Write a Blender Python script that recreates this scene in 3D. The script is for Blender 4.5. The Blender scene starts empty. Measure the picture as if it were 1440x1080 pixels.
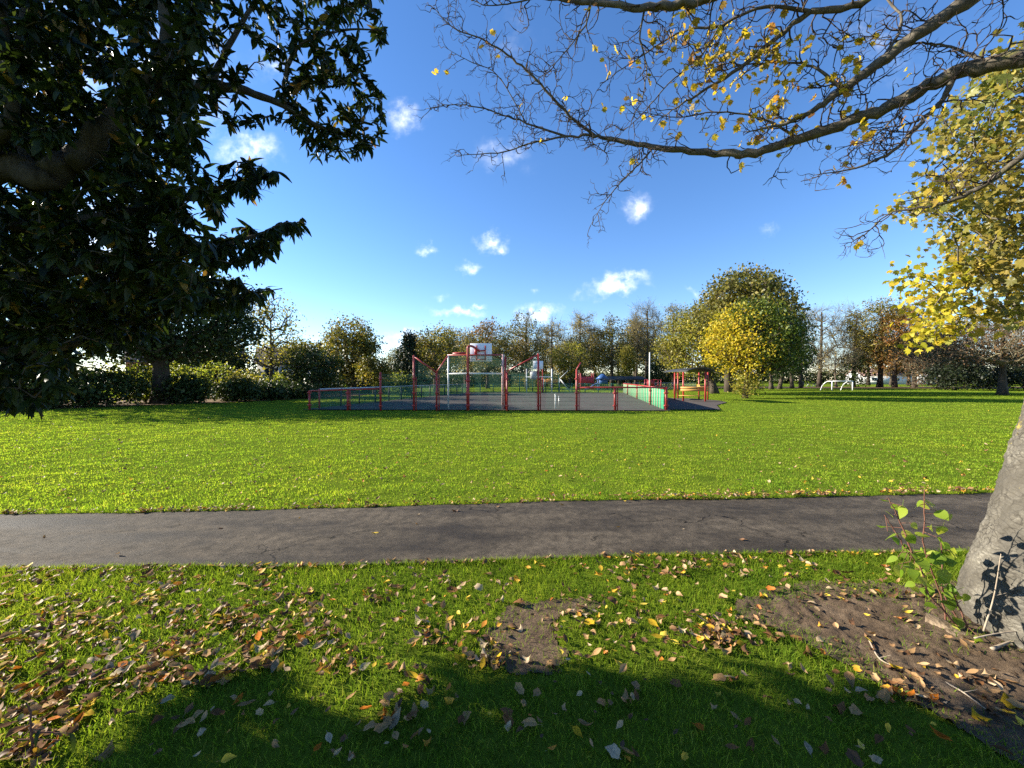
import bpy, math, random
import numpy as np
from mathutils import noise as mnoise, Vector

sc = bpy.context.scene
COL = sc.collection
F = 545.0            # focal length in photo pixels (1440 wide)
CX, HY = 720.0, 534.0
CAMH = 1.65
SUN_EL, SUN_FWD = math.radians(22.5), math.radians(14)   # sun from the left, a little ahead
SUN = np.array([-math.cos(SUN_EL)*math.cos(SUN_FWD), math.cos(SUN_EL)*math.sin(SUN_FWD), math.sin(SUN_EL)])

def P(px, py, d):
    return np.array([(px-CX)/F*d, d, CAMH+(HY-py)/F*d])
def G(px, py):
    d = CAMH*F/(py-HY)
    return np.array([(px-CX)/F*d, d])

# ------------------------------------------------------------------ mesh building
class MB:
    def __init__(s):
        s.V = []; s.F = []; s.M = []; s.n = 0
    def add(s, V, Fs, mi=0):
        V = np.asarray(V, float).reshape(-1, 3)
        if not isinstance(Fs, (list, tuple)) or (len(Fs) and np.isscalar(Fs[0])): Fs = [Fs]
        for f in Fs:
            f = np.asarray(f, int)
            if f.ndim == 1: f = f[None]
            if f.size == 0: continue
            s.F.append(f + s.n); s.M.append(np.full(len(f), mi, int))
        s.V.append(V); s.n += len(V)
        return s
    def box(s, c, size, rz=0.0, mi=0, bev=0.0):
        c = np.array(c, float); h = np.array(size, float)/2
        b = min(bev, *(h*0.9)) if bev else 0
        if b:
            pts = []
            for z, k in ((-h[2], b), (-h[2]+b, 0), (h[2]-b, 0), (h[2], b)):
                x, y = h[0]-k, h[1]-k
                q = b*0.6 if k == 0 else 0
                pts += [(-x+q, -y, z), (x-q, -y, z), (x, -y+q, z), (x, y-q, z), (x-q, y, z), (-x+q, y, z), (-x, y-q, z), (-x, -y+q, z)]
            V = np.array(pts); fs = []
            for r in range(3):
                for k in range(8):
                    fs.append((r*8+k, r*8+(k+1) % 8, r*8+8+(k+1) % 8, r*8+8+k))
            F8 = [[7-k for k in range(8)], [24+k for k in range(8)]]
            Fs = [np.array(fs), np.array(F8)]
        else:
            V = np.array([(x, y, z) for z in (-1, 1) for x, y in ((-1, -1), (1, -1), (1, 1), (-1, 1))])*h
            Fs = [np.array([(3, 2, 1, 0), (4, 5, 6, 7), (0, 1, 5, 4), (1, 2, 6, 5), (2, 3, 7, 6), (3, 0, 4, 7)])]
        ca, sa = math.cos(rz), math.sin(rz)
        V = V @ np.array([[ca, sa, 0], [-sa, ca, 0], [0, 0, 1]]) + c
        return s.add(V, Fs, mi)
    def beam(s, p0, p1, w, h, mi=0):
        p0 = np.array(p0, float); p1 = np.array(p1, float)
        D = p1-p0; D /= np.linalg.norm(D)
        up = np.array([0, 0, 1.0]) if abs(D[2]) < .95 else np.array([0, 1.0, 0])
        U = np.cross(D, up); U /= np.linalg.norm(U); W = np.cross(U, D)
        V = [p+a*U*w/2+b*W*h/2 for p in (p0, p1) for a, b in ((-1, -1), (1, -1), (1, 1), (-1, 1))]
        return s.add(V, [np.array([(3, 2, 1, 0), (4, 5, 6, 7), (0, 1, 5, 4), (1, 2, 6, 5), (2, 3, 7, 6), (3, 0, 4, 7)])], mi)
    def tube(s, pts, rad, n=8, mi=0, cap=True, wob=0.0, rng=None):
        pts = np.asarray(pts, float); m = len(pts)
        rad = np.broadcast_to(np.asarray(rad, float), (m,))
        T = np.gradient(pts, axis=0); T /= np.linalg.norm(T, axis=1)[:, None]+1e-9
        ref = np.array([1.0, 0, 0]) if abs(T[0][0]) < .8 else np.array([0, 1.0, 0])
        U = np.cross(T[0], ref); U /= np.linalg.norm(U)
        a = np.arange(n)*2*math.pi/n; V = []
        for i in range(m):
            U = U - T[i]*np.dot(U, T[i]); U /= np.linalg.norm(U); W = np.cross(T[i], U)
            r = rad[i]*(1+(rng.normal(0, wob, n) if wob else np.zeros(n)))
            V.append(pts[i]+r[:, None]*(np.cos(a)[:, None]*U+np.sin(a)[:, None]*W))
        V = np.concatenate(V); k = np.arange(n); fs = []
        for i in range(m-1):
            fs.append(np.stack([i*n+k, i*n+(k+1) % n, (i+1)*n+(k+1) % n, (i+1)*n+k], 1))
        Fs = [np.concatenate(fs)]
        if cap: Fs.append(np.array([k[::-1], (m-1)*n+k]))
        return s.add(V, Fs, mi)
    def segs(s, P0, P1, R0, R1, n=3, mi=0):
        P0 = np.asarray(P0, float); P1 = np.asarray(P1, float); m = len(P0)
        if m == 0: return s
        R0 = np.broadcast_to(np.asarray(R0, float), (m,)); R1 = np.broadcast_to(np.asarray(R1, float), (m,))
        D = P1-P0; D = D/(np.linalg.norm(D, axis=1)[:, None]+1e-9)
        ref = np.where(np.abs(D[:, 2:3]) > .9, np.array([[1.0, 0, 0]]), np.array([[0, 0, 1.0]]))
        U = np.cross(D, ref); U /= np.linalg.norm(U, axis=1)[:, None]+1e-9; W = np.cross(D, U)
        a = np.arange(n)*2*math.pi/n
        ring = U[:, None]*np.cos(a)[None, :, None]+W[:, None]*np.sin(a)[None, :, None]
        V = np.concatenate([P0[:, None]+ring*R0[:, None, None], P1[:, None]+ring*R1[:, None, None]], 1).reshape(-1, 3)
        k = np.arange(n); q = np.stack([k, (k+1) % n, n+(k+1) % n, n+k], 1)
        Fq = (q[None]+(np.arange(m)*2*n)[:, None, None]).reshape(-1, 4)
        return s.add(V, [Fq], mi)
    def inst(s, tV, tF, C, A, N, S, mi=0, SW=None):
        """copies of a small leaf template: x across, y along A, z along the normal N"""
        C = np.asarray(C, float); m = len(C)
        if m == 0: return s
        A = A/(np.linalg.norm(A, axis=1)[:, None]+1e-9)
        N = N-A*np.sum(N*A, 1)[:, None]; N = N/(np.linalg.norm(N, axis=1)[:, None]+1e-9)
        B = np.cross(A, N); tV = np.asarray(tV, float); S = np.broadcast_to(S, (m,)); SW = S if SW is None else np.broadcast_to(SW, (m,))
        V = C[:, None]+tV[None, :, 0:1]*B[:, None]*SW[:, None, None]+(tV[None, :, 1:2]*A[:, None]+tV[None, :, 2:3]*N[:, None])*S[:, None, None]
        off = (np.arange(m)*len(tV))
        Fs = [(np.asarray(f)[None]+off[:, None, None]).reshape(-1, np.asarray(f).shape[1]) for f in tF]
        return s.add(V.reshape(-1, 3), Fs, mi)
    def build(s, name, mats, parent=None, loc=None, smooth=False):
        me = bpy.data.meshes.new(name)
        V = np.concatenate(s.V) if s.V else np.zeros((0, 3))
        me.vertices.add(len(V)); me.vertices.foreach_set('co', V.astype(np.float32).ravel())
        L = np.concatenate([f.ravel() for f in s.F]); cnt = np.concatenate([np.full(len(f), f.shape[1], int) for f in s.F])
        me.loops.add(len(L)); me.loops.foreach_set('vertex_index', L.astype(np.int32))
        me.polygons.add(len(cnt)); me.polygons.foreach_set('loop_start', (np.cumsum(cnt)-cnt).astype(np.int32))
        mats = mats if isinstance(mats, (list, tuple)) else [mats]
        for m in mats: me.materials.append(m)
        if len(mats) > 1: me.polygons.foreach_set('material_index', np.concatenate(s.M).astype(np.int32))
        if smooth: me.polygons.foreach_set('use_smooth', np.ones(len(cnt), bool))
        me.update(calc_edges=True)
        o = bpy.data.objects.new(name, me); COL.objects.link(o)
        if parent is not None: o.parent = parent
        if loc is not None: o.location = loc
        return o

def tag(o, label=None, cat=None, group=None, kind=None):
    if label: o['label'] = label
    if cat: o['category'] = cat
    if group: o['group'] = group
    if kind: o['kind'] = kind
    return o
def thing(name, label, cat, loc=(0, 0, 0), rz=0.0, group=None):
    o = bpy.data.objects.new(name, None); COL.objects.link(o); o.empty_display_size = .3
    o.location = loc; o.rotation_euler = (0, 0, rz)
    return tag(o, label, cat, group)
def copy_tree(o, parent=None):
    c = o.copy(); COL.objects.link(c)
    if parent is not None: c.parent = parent
    for ch in list(o.children): copy_tree(ch, c)
    return c

# ------------------------------------------------------------------ numpy noise
def _h(ix, iy, seed):
    n = (ix*374761393+iy*668265263+seed*1442695041) & 0x7fffffff
    n = ((n ^ (n >> 13))*1274126177) & 0x7fffffff
    return ((n ^ (n >> 16)) & 0xffff)/65535.0
def vnoise(x, y, seed=0):
    x = np.asarray(x, float); y = np.asarray(y, float)
    ix = np.floor(x).astype(np.int64); iy = np.floor(y).astype(np.int64); fx = x-ix; fy = y-iy
    fx = fx*fx*(3-2*fx); fy = fy*fy*(3-2*fy)
    a = _h(ix, iy, seed); b = _h(ix+1, iy, seed); c = _h(ix, iy+1, seed); d = _h(ix+1, iy+1, seed)
    return (a*(1-fx)+b*fx)*(1-fy)+(c*(1-fx)+d*fx)*fy
def fbm(x, y, seed=0, o=4):
    r = 0; a = .5
    for k in range(o):
        r = r+a*vnoise(np.asarray(x)*2**k, np.asarray(y)*2**k, seed+k*17); a *= .5
    return r/(1-.5**o)
def inpoly(x, y, poly):
    x = np.asarray(x); y = np.asarray(y); r = np.zeros(x.shape, bool); n = len(poly)
    for i in range(n):
        x0, y0 = poly[i]; x1, y1 = poly[(i+1) % n]
        c = ((y0 > y) != (y1 > y)) & (x < (x1-x0)*(y-y0)/((y1-y0) if y1 != y0 else 1e-9)+x0)
        r ^= c
    return r
def catmull(pts, k=6):
    pts = np.asarray(pts, float); p = np.concatenate([[2*pts[0]-pts[1]], pts, [2*pts[-1]-pts[-2]]]); out = []
    for i in range(1, len(p)-2):
        for t in np.arange(k)/k:
            out.append(.5*((2*p[i])+(-p[i-1]+p[i+1])*t+(2*p[i-1]-5*p[i]+4*p[i+1]-p[i+2])*t*t+(-p[i-1]+3*p[i]-3*p[i+1]+p[i+2])*t**3))
    out.append(p[-2]); return np.array(out)

# ------------------------------------------------------------------ materials
class NT:
    def __init__(s, name):
        s.m = bpy.data.materials.new(name); s.m.use_nodes = True; s.t = s.m.node_tree; s.t.nodes.clear()
        s.out = s.n('ShaderNodeOutputMaterial')
    def n(s, typ, **kw):
        nd = s.t.nodes.new(typ)
        for k, v in kw.items(): setattr(nd, k, v)
        return nd
    def l(s, a, b): s.t.links.new(a, b)
    def coord(s, scale=(1, 1, 1), world=False):
        if world: src = s.n('ShaderNodeNewGeometry').outputs['Position']
        else: src = s.n('ShaderNodeTexCoord').outputs['Object']
        mp = s.n('ShaderNodeMapping'); mp.inputs['Scale'].default_value = scale; s.l(src, mp.inputs[0]); return mp.outputs[0]
    def noise(s, vec, scale, detail=5, rough=.6, dist=0):
        nd = s.n('ShaderNodeTexNoise'); nd.inputs['Scale'].default_value = scale; nd.inputs['Detail'].default_value = detail
        nd.inputs['Roughness'].default_value = rough; nd.inputs['Distortion'].default_value = dist; s.l(vec, nd.inputs['Vector']); return nd.outputs['Fac']
    def ramp(s, fac, stops, interp='LINEAR'):
        r = s.n('ShaderNodeValToRGB'); cr = r.color_ramp; cr.interpolation = interp
        while len(cr.elements) < len(stops): cr.elements.new(.5)
        for e, (p, c) in zip(cr.elements, stops): e.position = p; e.color = (*c, 1) if len(c) == 3 else c
        s.l(fac, r.inputs[0]); return r.outputs[0]
    def mix(s, fac, a, b, mode='MIX'):
        x = s.n('ShaderNodeMix', data_type='RGBA', blend_type=mode)
        if isinstance(fac, (int, float)): x.inputs[0].default_value = fac
        else: s.l(fac, x.inputs[0])
        for v, k in ((a, 6), (b, 7)):
            if isinstance(v, tuple): x.inputs[k].default_value = (*v, 1)
            else: s.l(v, x.inputs[k])
        return x.outputs[2]
    def bsdf(s, col, rough=.6, spec=.3, metal=0, bump=None, bstr=.3, bdist=.02):
        p = s.n('ShaderNodeBsdfPrincipled')
        if isinstance(col, tuple): p.inputs['Base Color'].default_value = (*col, 1)
        else: s.l(col, p.inputs['Base Color'])
        if isinstance(rough, (int, float)): p.inputs['Roughness'].default_value = rough
        else: s.l(rough, p.inputs['Roughness'])
        p.inputs['Specular IOR Level'].default_value = spec; p.inputs['Metallic'].default_value = metal
        if bump is not None:
            b = s.n('ShaderNodeBump'); b.inputs['Strength'].default_value = bstr; b.inputs['Distance'].default_value = bdist
            s.l(bump, b.inputs['Height']); s.l(b.outputs[0], p.inputs['Normal'])
        return p
    def done(s, shader): s.l(shader.outputs[0], s.out.inputs[0]); return s.m

def mat_leaf(name, stops, transl=.35, rough=.5, spec=.25, patch=None, pscale=.5, tcol=1.25):
    """per-leaf colour from the ramp, with slow patches of a second ramp"""
    t = NT(name); rnd = t.n('ShaderNodeNewGeometry').outputs['Random Per Island']
    col = t.ramp(rnd, stops)
    if patch:
        c2 = t.ramp(rnd, patch); nz = t.noise(t.coord(world=True), pscale, 3)
        f = t.ramp(nz, [(.42, (0, 0, 0)), (.58, (1, 1, 1))]); col = t.mix(f, col, c2)
    p = t.bsdf(col, rough, spec)
    tr = t.n('ShaderNodeBsdfTranslucent'); cc = t.mix(1.0, col, (tcol, tcol, tcol*.6), 'MULTIPLY'); t.l(cc, tr.inputs[0])
    mx = t.n('ShaderNodeMixShader'); mx.inputs[0].default_value = transl; t.l(p.outputs[0], mx.inputs[1]); t.l(tr.outputs[0], mx.inputs[2])
    return t.done(mx)
def mat_paint(name, c, rough=.45, wear=(.1, .08, .07), amount=.56, scale=9, spec=.4, metal=0):
    t = NT(name); v = t.coord(); a = t.noise(v, scale, 6, .65); b = t.noise(v, scale*.3, 3)
    c2 = tuple(min(1, x*1.25+.01) for x in c); base = t.mix(b, c, c2)
    f = t.ramp(a, [(amount, (0, 0, 0)), (amount+.14, (1, 1, 1))]); col = t.mix(f, base, wear)
    return t.done(t.bsdf(col, rough, spec, metal, a, .12, .004))
def mat_bark(name, stops, scale=6, stretch=.25, bstr=.7, bdist=.03, lich=None, world=False):
    t = NT(name); v = t.coord((1, 1, stretch), world); a = t.noise(v, scale, 8, .68, .6); b = t.noise(t.coord((1, 1, 1), world), scale*.35, 5, .6)
    col = t.ramp(a, stops)
    if lich:
        f = t.ramp(b, [(lich[1], (0, 0, 0)), (lich[1]+.1, (1, 1, 1))]); col = t.mix(f, col, lich[0])
    return t.done(t.bsdf(col, .9, .15, 0, a, bstr, bdist))
# ------------------------------------------------------------------ camera, sun, sky
cam = bpy.data.cameras.new('camera'); camo = bpy.data.objects.new('camera', cam); COL.objects.link(camo)
cam.sensor_width = 36; cam.lens = F/1440*36; cam.clip_end = 3000; cam.clip_start = .02
camo.location = (0, 0, CAMH); camo.rotation_euler = (math.radians(90)-math.atan((540-HY)/F), 0, 0)
sc.camera = camo
sun = bpy.data.lights.new('sun', 'SUN'); sun.energy = 5.0; sun.angle = math.radians(.53); sun.color = (1, .92, .77)
suno = bpy.data.objects.new('sun', sun); COL.objects.link(suno)
suno.rotation_euler = Vector(SUN).to_track_quat('Z', 'Y').to_euler(); suno.location = (-20, 5, 12)
w = bpy.data.worlds.new('World'); sc.world = w; w.use_nodes = True
wt = w.node_tree; wt.nodes.clear()
def wn(typ, **kw):
    nd = wt.nodes.new(typ)
    for k, v in kw.items(): setattr(nd, k, v)
    return nd
WL = wt.links.new
sky = wn('ShaderNodeTexSky'); sky.sky_type = 'NISHITA'; sky.sun_disc = False
sky.sun_elevation = SUN_EL; sky.sun_rotation = -(math.pi/2-SUN_FWD); sky.air_density = 1.0; sky.dust_density = 0; sky.ozone_density = 2.2; sky.altitude = 50
tint = wn('ShaderNodeMix', data_type='RGBA', blend_type='MULTIPLY'); tint.inputs[0].default_value = 1; tint.inputs[7].default_value = (.93, .95, 1.09, 1)
hs = wn('ShaderNodeHueSaturation'); hs.inputs['Saturation'].default_value = 1.15; hs.inputs['Value'].default_value = 1.0
WL(sky.outputs[0], tint.inputs[6]); WL(tint.outputs[2], hs.inputs['Color'])
# fair-weather clouds, placed by direction on the sky dome
tc = wn('ShaderNodeTexCoord'); sx = wn('ShaderNodeSeparateXYZ'); WL(tc.outputs['Generated'], sx.inputs[0])
ym = wn('ShaderNodeMath', operation='MAXIMUM'); WL(sx.outputs[1], ym.inputs[0]); ym.inputs[1].default_value = .02
du = wn('ShaderNodeMath', operation='DIVIDE'); WL(sx.outputs[0], du.inputs[0]); WL(ym.outputs[0], du.inputs[1])
dv = wn('ShaderNodeMath', operation='DIVIDE'); WL(sx.outputs[2], dv.inputs[0]); WL(ym.outputs[0], dv.inputs[1])
uv = wn('ShaderNodeCombineXYZ'); WL(du.outputs[0], uv.inputs[0]); WL(dv.outputs[0], uv.inputs[1])
nz = wn('ShaderNodeTexNoise'); nz.inputs['Scale'].default_value = 9; nz.inputs['Detail'].default_value = 7; nz.inputs['Roughness'].default_value = .62; WL(uv.outputs[0], nz.inputs['Vector'])
nz2 = wn('ShaderNodeTexNoise'); nz2.inputs['Scale'].default_value = 22; nz2.inputs['Detail'].default_value = 6; nz2.inputs['Roughness'].default_value = .6; WL(uv.outputs[0], nz2.inputs['Vector'])
wob = wn('ShaderNodeVectorMath', operation='SUBTRACT'); WL(nz.outputs['Color'], wob.inputs[0]); wob.inputs[1].default_value = (.5, .5, .5)
wob2 = wn('ShaderNodeVectorMath', operation='SCALE'); WL(wob.outputs[0], wob2.inputs[0]); wob2.inputs['Scale'].default_value = .15
uvw = wn('ShaderNodeVectorMath', operation='ADD'); WL(uv.outputs[0], uvw.inputs[0]); WL(wob2.outputs[0], uvw.inputs[1])
CLOUDS = [(600, 341, 24, 13, 1.0), (690, 336, 30, 16, .95), (668, 374, 20, 11, .7), (644, 443, 40, 11, 1.0), (668, 431, 18, 7, .7), (755, 440, 34, 19, 1.15), (872, 400, 56, 21, 1.15),
 (897, 288, 38, 24, .75), (573, 170, 34, 32, .8), (620, 416, 18, 9, .5), (978, 402, 22, 11, .6), (1078, 323, 24, 12, .45), (705, 220, 62, 34, .5), (350, 215, 60, 38, .9),
 (815, 411, 24, 9, .4), (565, 478, 44, 13, .9), (750, 408, 10, 8, .5), (385, 95, 40, 40, .6), (720, 60, 60, 60, .28), (150, 330, 160, 120, .9), (250, 120, 120, 120, .7), (1240, 60, 110, 80, .35), (1420, 470, 60, 30, .8), (90, 90, 120, 120, .8), (1180, 500, 120, 20, .3), (300, 440, 120, 60, .7)]
prev = None
for (cx, cy, a, b, k) in CLOUDS:
    sb = wn('ShaderNodeVectorMath', operation='SUBTRACT'); WL(uvw.outputs[0], sb.inputs[0]); sb.inputs[1].default_value = ((cx-CX)/F, (HY-cy)/F, 0)
    ml = wn('ShaderNodeVectorMath', operation='MULTIPLY'); WL(sb.outputs[0], ml.inputs[0]); ml.inputs[1].default_value = (F/(a*1.1), F/(b*1.1), 0)
    ln = wn('ShaderNodeVectorMath', operation='LENGTH'); WL(ml.outputs[0], ln.inputs[0])
    mm = wn('ShaderNodeMath', operation='MULTIPLY_ADD'); WL(ln.outputs['Value'], mm.inputs[0]); mm.inputs[1].default_value = -k; mm.inputs[2].default_value = k
    if prev is None: prev = mm
    else:
        mx = wn('ShaderNodeMath', operation='MAXIMUM'); WL(prev.outputs[0], mx.inputs[0]); WL(mm.outputs[0], mx.inputs[1]); prev = mx
nf = wn('ShaderNodeMath', operation='MULTIPLY_ADD'); WL(nz2.outputs['Fac'], nf.inputs[0]); nf.inputs[1].default_value = 1.5; nf.inputs[2].default_value = -.35
cm = wn('ShaderNodeMath', operation='MULTIPLY', use_clamp=True); WL(prev.outputs[0], cm.inputs[0]); WL(nf.outputs[0], cm.inputs[1])
cr = wn('ShaderNodeMapRange', interpolation_type='SMOOTHSTEP'); WL(cm.outputs[0], cr.inputs[0]); cr.inputs[1].default_value = .03; cr.inputs[2].default_value = .8
cmix = wn('ShaderNodeMix', data_type='RGBA'); WL(cr.outputs[0], cmix.inputs[0]); WL(hs.outputs[0], cmix.inputs[6]); cmix.inputs[7].default_value = (10, 9.9, 9.8, 1)
bg = wn('ShaderNodeBackground'); bg.inputs['Strength'].default_value = .078; WL(cmix.outputs[2], bg.inputs[0])
wo = wn('ShaderNodeOutputWorld'); WL(bg.outputs[0], wo.inputs[0])
sc.view_settings.view_transform = 'Standard'; sc.view_settings.look = 'None'; sc.view_settings.exposure = 1.68; sc.view_settings.gamma = 1
cy = sc.cycles
cy.max_bounces = 5; cy.diffuse_bounces = 3; cy.glossy_bounces = 2; cy.transmission_bounces = 3; cy.transparent_max_bounces = 4
cy.use_denoising = False; cy.caustics_reflective = False; cy.caustics_refractive = False; cy.sample_clamp_indirect = 4
# ------------------------------------------------------------------ ground sheets
GRASS_STOPS = [(0, (.10, .20, .022)), (.35, (.18, .305, .026)), (.7, (.26, .395, .030)), (.93, (.35, .45, .045)), (1, (.36, .33, .07))]
def mk_lawn_mat():
    t = NT('lawn_soil'); v = t.coord(world=True); a = t.noise(v, 1.3, 7, .7); b = t.noise(v, 60, 4, .7)
    col = t.mix(b, t.ramp(a, [(.3, (.075, .125, .012)), (.7, (.13, .175, .016))]), t.ramp(b, [(.3, (.05, .06, .012)), (.8, (.13, .17, .015))]))
    return t.done(t.bsdf(col, .95, .0, 0, b, .6, .02))
M_LAWN = mk_lawn_mat()
lawn = MB(); R = 900
lawn.add([(-R, -60, 0), (R, -60, 0), (R, R, 0), (-R, R, 0)], np.array([(0, 1, 2, 3)]))
tag(lawn.build('lawn_ground', M_LAWN), kind='structure')

def near_edge(x): return 3.52+.048*x+.03*np.sin(x*1.1)+.05*(fbm(x*1.7, 0*x, 3)-.5)
def far_edge(x): return 5.12+.071*x+.03*np.sin(x*.8+1)+.09*(fbm(x*1.9, 0*x+5, 4)-.5)
def mk_path_mat():
    t = NT('worn_tarmac'); v = t.coord(world=True); fine = t.noise(v, 260, 3, .8); mid = t.noise(v, 9, 6, .7); big = t.noise(t.coord((.5, 1.6, 1), True), 1.3, 5, .62, .4)
    base = t.ramp(big, [(.34, (.042, .034, .025)), (.5, (.092, .076, .057)), (.66, (.138, .115, .087))])
    base = t.mix(t.ramp(mid, [(.35, (.25, .25, .25)), (.7, (1, 1, 1))]), (.024, .021, .017), base)
    vo = t.n('ShaderNodeTexVoronoi', feature='F1'); vo.inputs['Scale'].default_value = 190; t.l(v, vo.inputs['Vector'])
    st = t.ramp(vo.outputs['Color'], [(.1, (.55, .55, .55)), (.9, (1.5, 1.45, 1.4))]); col = t.mix(1, base, st, 'MULTIPLY')
    cr = t.n('ShaderNodeTexVoronoi', feature='DISTANCE_TO_EDGE'); cr.inputs['Scale'].default_value = .55
    wv = t.n('ShaderNodeVectorMath', operation='ADD'); nz = t.n('ShaderNodeTexNoise'); nz.inputs['Scale'].default_value = 2.2; nz.inputs['Detail'].default_value = 6; t.l(v, nz.inputs['Vector'])
    t.l(v, wv.inputs[0]); t.l(nz.outputs['Color'], wv.inputs[1]); t.l(wv.outputs[0], cr.inputs['Vector'])
    ck = t.ramp(cr.outputs['Distance'], [(0, (.012, .012, .010)), (.008, (1, 1, 1))]); gate = t.ramp(t.noise(v, .7, 2), [(.45, (1, 1, 1)), (.55, (0, 0, 0))])
    ck2 = t.mix(gate, ck, (1.0, 1.0, 1.0)); col = t.mix(1, col, ck2, 'MULTIPLY')
    rg = t.ramp(big, [(.35, (.62, .62, .62)), (.6, (.9, .9, .9))])
    return t.done(t.bsdf(col, rg, .10, 0, fine, .6, .006))
pm = MB(); xs = np.arange(-30, 30.01, .15); ny = 13
E0, E1 = near_edge(xs), far_edge(xs); tt = np.linspace(0, 1, ny)
X = np.repeat(xs, ny); Y = (E0[:, None]*(1-tt)+E1[:, None]*tt).ravel(); Z = .012+.012*np.sin(np.tile(tt, len(xs))*math.pi)+.008*(fbm(X*1.3, Y*1.3, 9)-.5)
i, j = np.meshgrid(np.arange(len(xs)-1), np.arange(ny-1), indexing='ij'); b = (i*ny+j).ravel()
pm.add(np.stack([X, Y, Z], 1), np.stack([b, b+ny, b+ny+1, b+1], 1))
tag(pm.build('path', mk_path_mat(), smooth=True), kind='structure')

# bare soil patches
SOIL_R = [tuple(G(*p)) for p in [(1072, 864), (1110, 849), (1170, 839), (1300, 836), (1360, 832), (1560, 838), (1640, 1010), (1560, 1110), (1440, 1056), (1330, 992), (1262, 962), (1205, 922), (1135, 897), (1085, 882)]]
SOIL_M = [tuple(G(*p)) for p in [(684, 912), (694, 886), (716, 860), (770, 848), (812, 850), (840, 856), (826, 868), (784, 872), (770, 884), (778, 904), (796, 922), (786, 944), (728, 950), (676, 938)]]
def soil_mask(x, y, grow=0.0):
    jx = .10*(fbm(x*6, y*6, 21)-.5)+.05*(vnoise(x*30, y*30, 22)-.5); jy = .10*(fbm(x*6+9, y*6, 23)-.5)+.05*(vnoise(x*30, y*30+7, 24)-.5)
    return inpoly(x+jx, y+jy, SOIL_R) | inpoly(x+jx, y+jy, SOIL_M)
def mk_soil_mat():
    t = NT('bare_soil'); v = t.coord(world=True); a = t.noise(v, 5, 8, .7); b = t.noise(v, 70, 5, .75)
    col = t.mix(b, t.ramp(a, [(.3, (.11, .074, .044)), (.55, (.19, .132, .083)), (.75, (.31, .225, .148))]), (.035, .024, .016))
    return t.done(t.bsdf(col, .95, .1, 0, b, .9, .012))
M_SOIL = mk_soil_mat()
def soil_sheet(poly, step, name, hk=1.0):
    p = np.array(poly); x0, y0 = p.min(0)-.15; x1, y1 = p.max(0)+.15
    gx, gy = np.arange(x0, x1, step), np.arange(y0, y1, step); X, Y = np.meshgrid(gx, gy, indexing='ij')
    jx = .10*(fbm(X*6, Y*6, 21)-.5)+.05*(vnoise(X*30, Y*30, 22)-.5); jy = .10*(fbm(X*6+9, Y*6, 23)-.5)+.05*(vnoise(X*30, Y*30+7, 24)-.5)
    m = inpoly(X+jx, Y+jy, poly)
    Zs = .006+.028*fbm(X*4, Y*4, 31, 3)+.022*fbm(X*22, Y*22, 32, 3)**1.5+.012*vnoise(X*60, Y*60, 33)-.02
    q = m[:-1, :-1]; i, j = np.nonzero(q); ny = len(gy); b = i*ny+j
    mb = MB(); mb.add(np.stack([X, Y, np.maximum(Zs*hk, .004)], -1).reshape(-1, 3), np.stack([b, b+ny, b+ny+1, b+1], 1))
    tag(mb.build(name, M_SOIL, smooth=True), kind='structure')
def grown(poly, m):
    p = np.array(poly); c = p.mean(0); v = p-c; return [tuple(q) for q in c+v*(1+m/np.linalg.norm(v, axis=1))[:, None]]
soil_sheet(grown(SOIL_R, .17), .016, 'soil_patch'); soil_sheet(grown(SOIL_M, .03), .012, 'soil_patch', .45)

# court tarmac and aprons
CRT = [(-11.3, 20.9), (8.3, 20.2), (14.2, 48.5), (-5.6, 48.5)]
def mk_court_mat():
    t = NT('court_tarmac'); v = t.coord(world=True); a = t.noise(v, .6, 6, .65); b = t.noise(v, 90, 4, .7)
    col = t.mix(b, t.ramp(a, [(.35, (.075, .063, .056)), (.65, (.12, .10, .09))]), (.075, .068, .064))
    return t.done(t.bsdf(col, .92, .05, 0, b, .3, .004))
M_COURT = mk_court_mat()
def flat(name, poly, z, mat):
    mb = MB(); n = len(poly); mb.add([(x, y, z) for x, y in poly], np.array([list(range(n))])); return tag(mb.build(name, mat), kind='structure')
flat('court_surface', CRT, .05, M_COURT)
APR = [(8.25, 20.9), (11.3, 21.0), (13.0, 24.6), (15.3, 27.6), (16.0, 30), (15.6, 33), (13, 35), (11.4, 35)]
flat('shelter_paving', APR, .045, M_COURT)
# trodden leaf-strewn ground below the hedges and the far trees
def mk_litter_mat():
    t = NT('leaf_strewn_earth'); v = t.coord(world=True); a = t.noise(v, 2.2, 7, .75); b = t.noise(v, 30, 3, .7)
    col = t.mix(b, t.ramp(a, [(.35, (.06, .045, .02)), (.55, (.13, .085, .04)), (.7, (.06, .08, .02))]), (.17, .10, .05))
    return t.done(t.bsdf(col, .95, .1, 0, b, .5, .02))
M_LIT = mk_litter_mat()
HEDGE_A = [(-60, 11), (-27, 20.0), (-20, 28.3), (-16.5, 35), (-15, 46), (-22, 46), (-40, 30), (-70, 20)]
FAR_A = [(36, 78), (62, 72), (140, 74), (150, 92), (60, 90), (36, 88)]
flat('hedge_bed', HEDGE_A, .03, M_LIT); flat('worn_earth', FAR_A, .03, M_LIT)

def no_grass(x, y):
    m = soil_mask(x, y) | ((y > near_edge(x)+.01) & (y < far_edge(x)-.02))
    for poly in (CRT, APR, HEDGE_A): m |= inpoly(x, y, poly)
    m |= inpoly(x, y, FAR_A) & (vnoise(x*.8, y*.8, 5) < .8)
    m |= ((x-3.62)**2+(y-2.45)**2 < .27)
    return m

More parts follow.
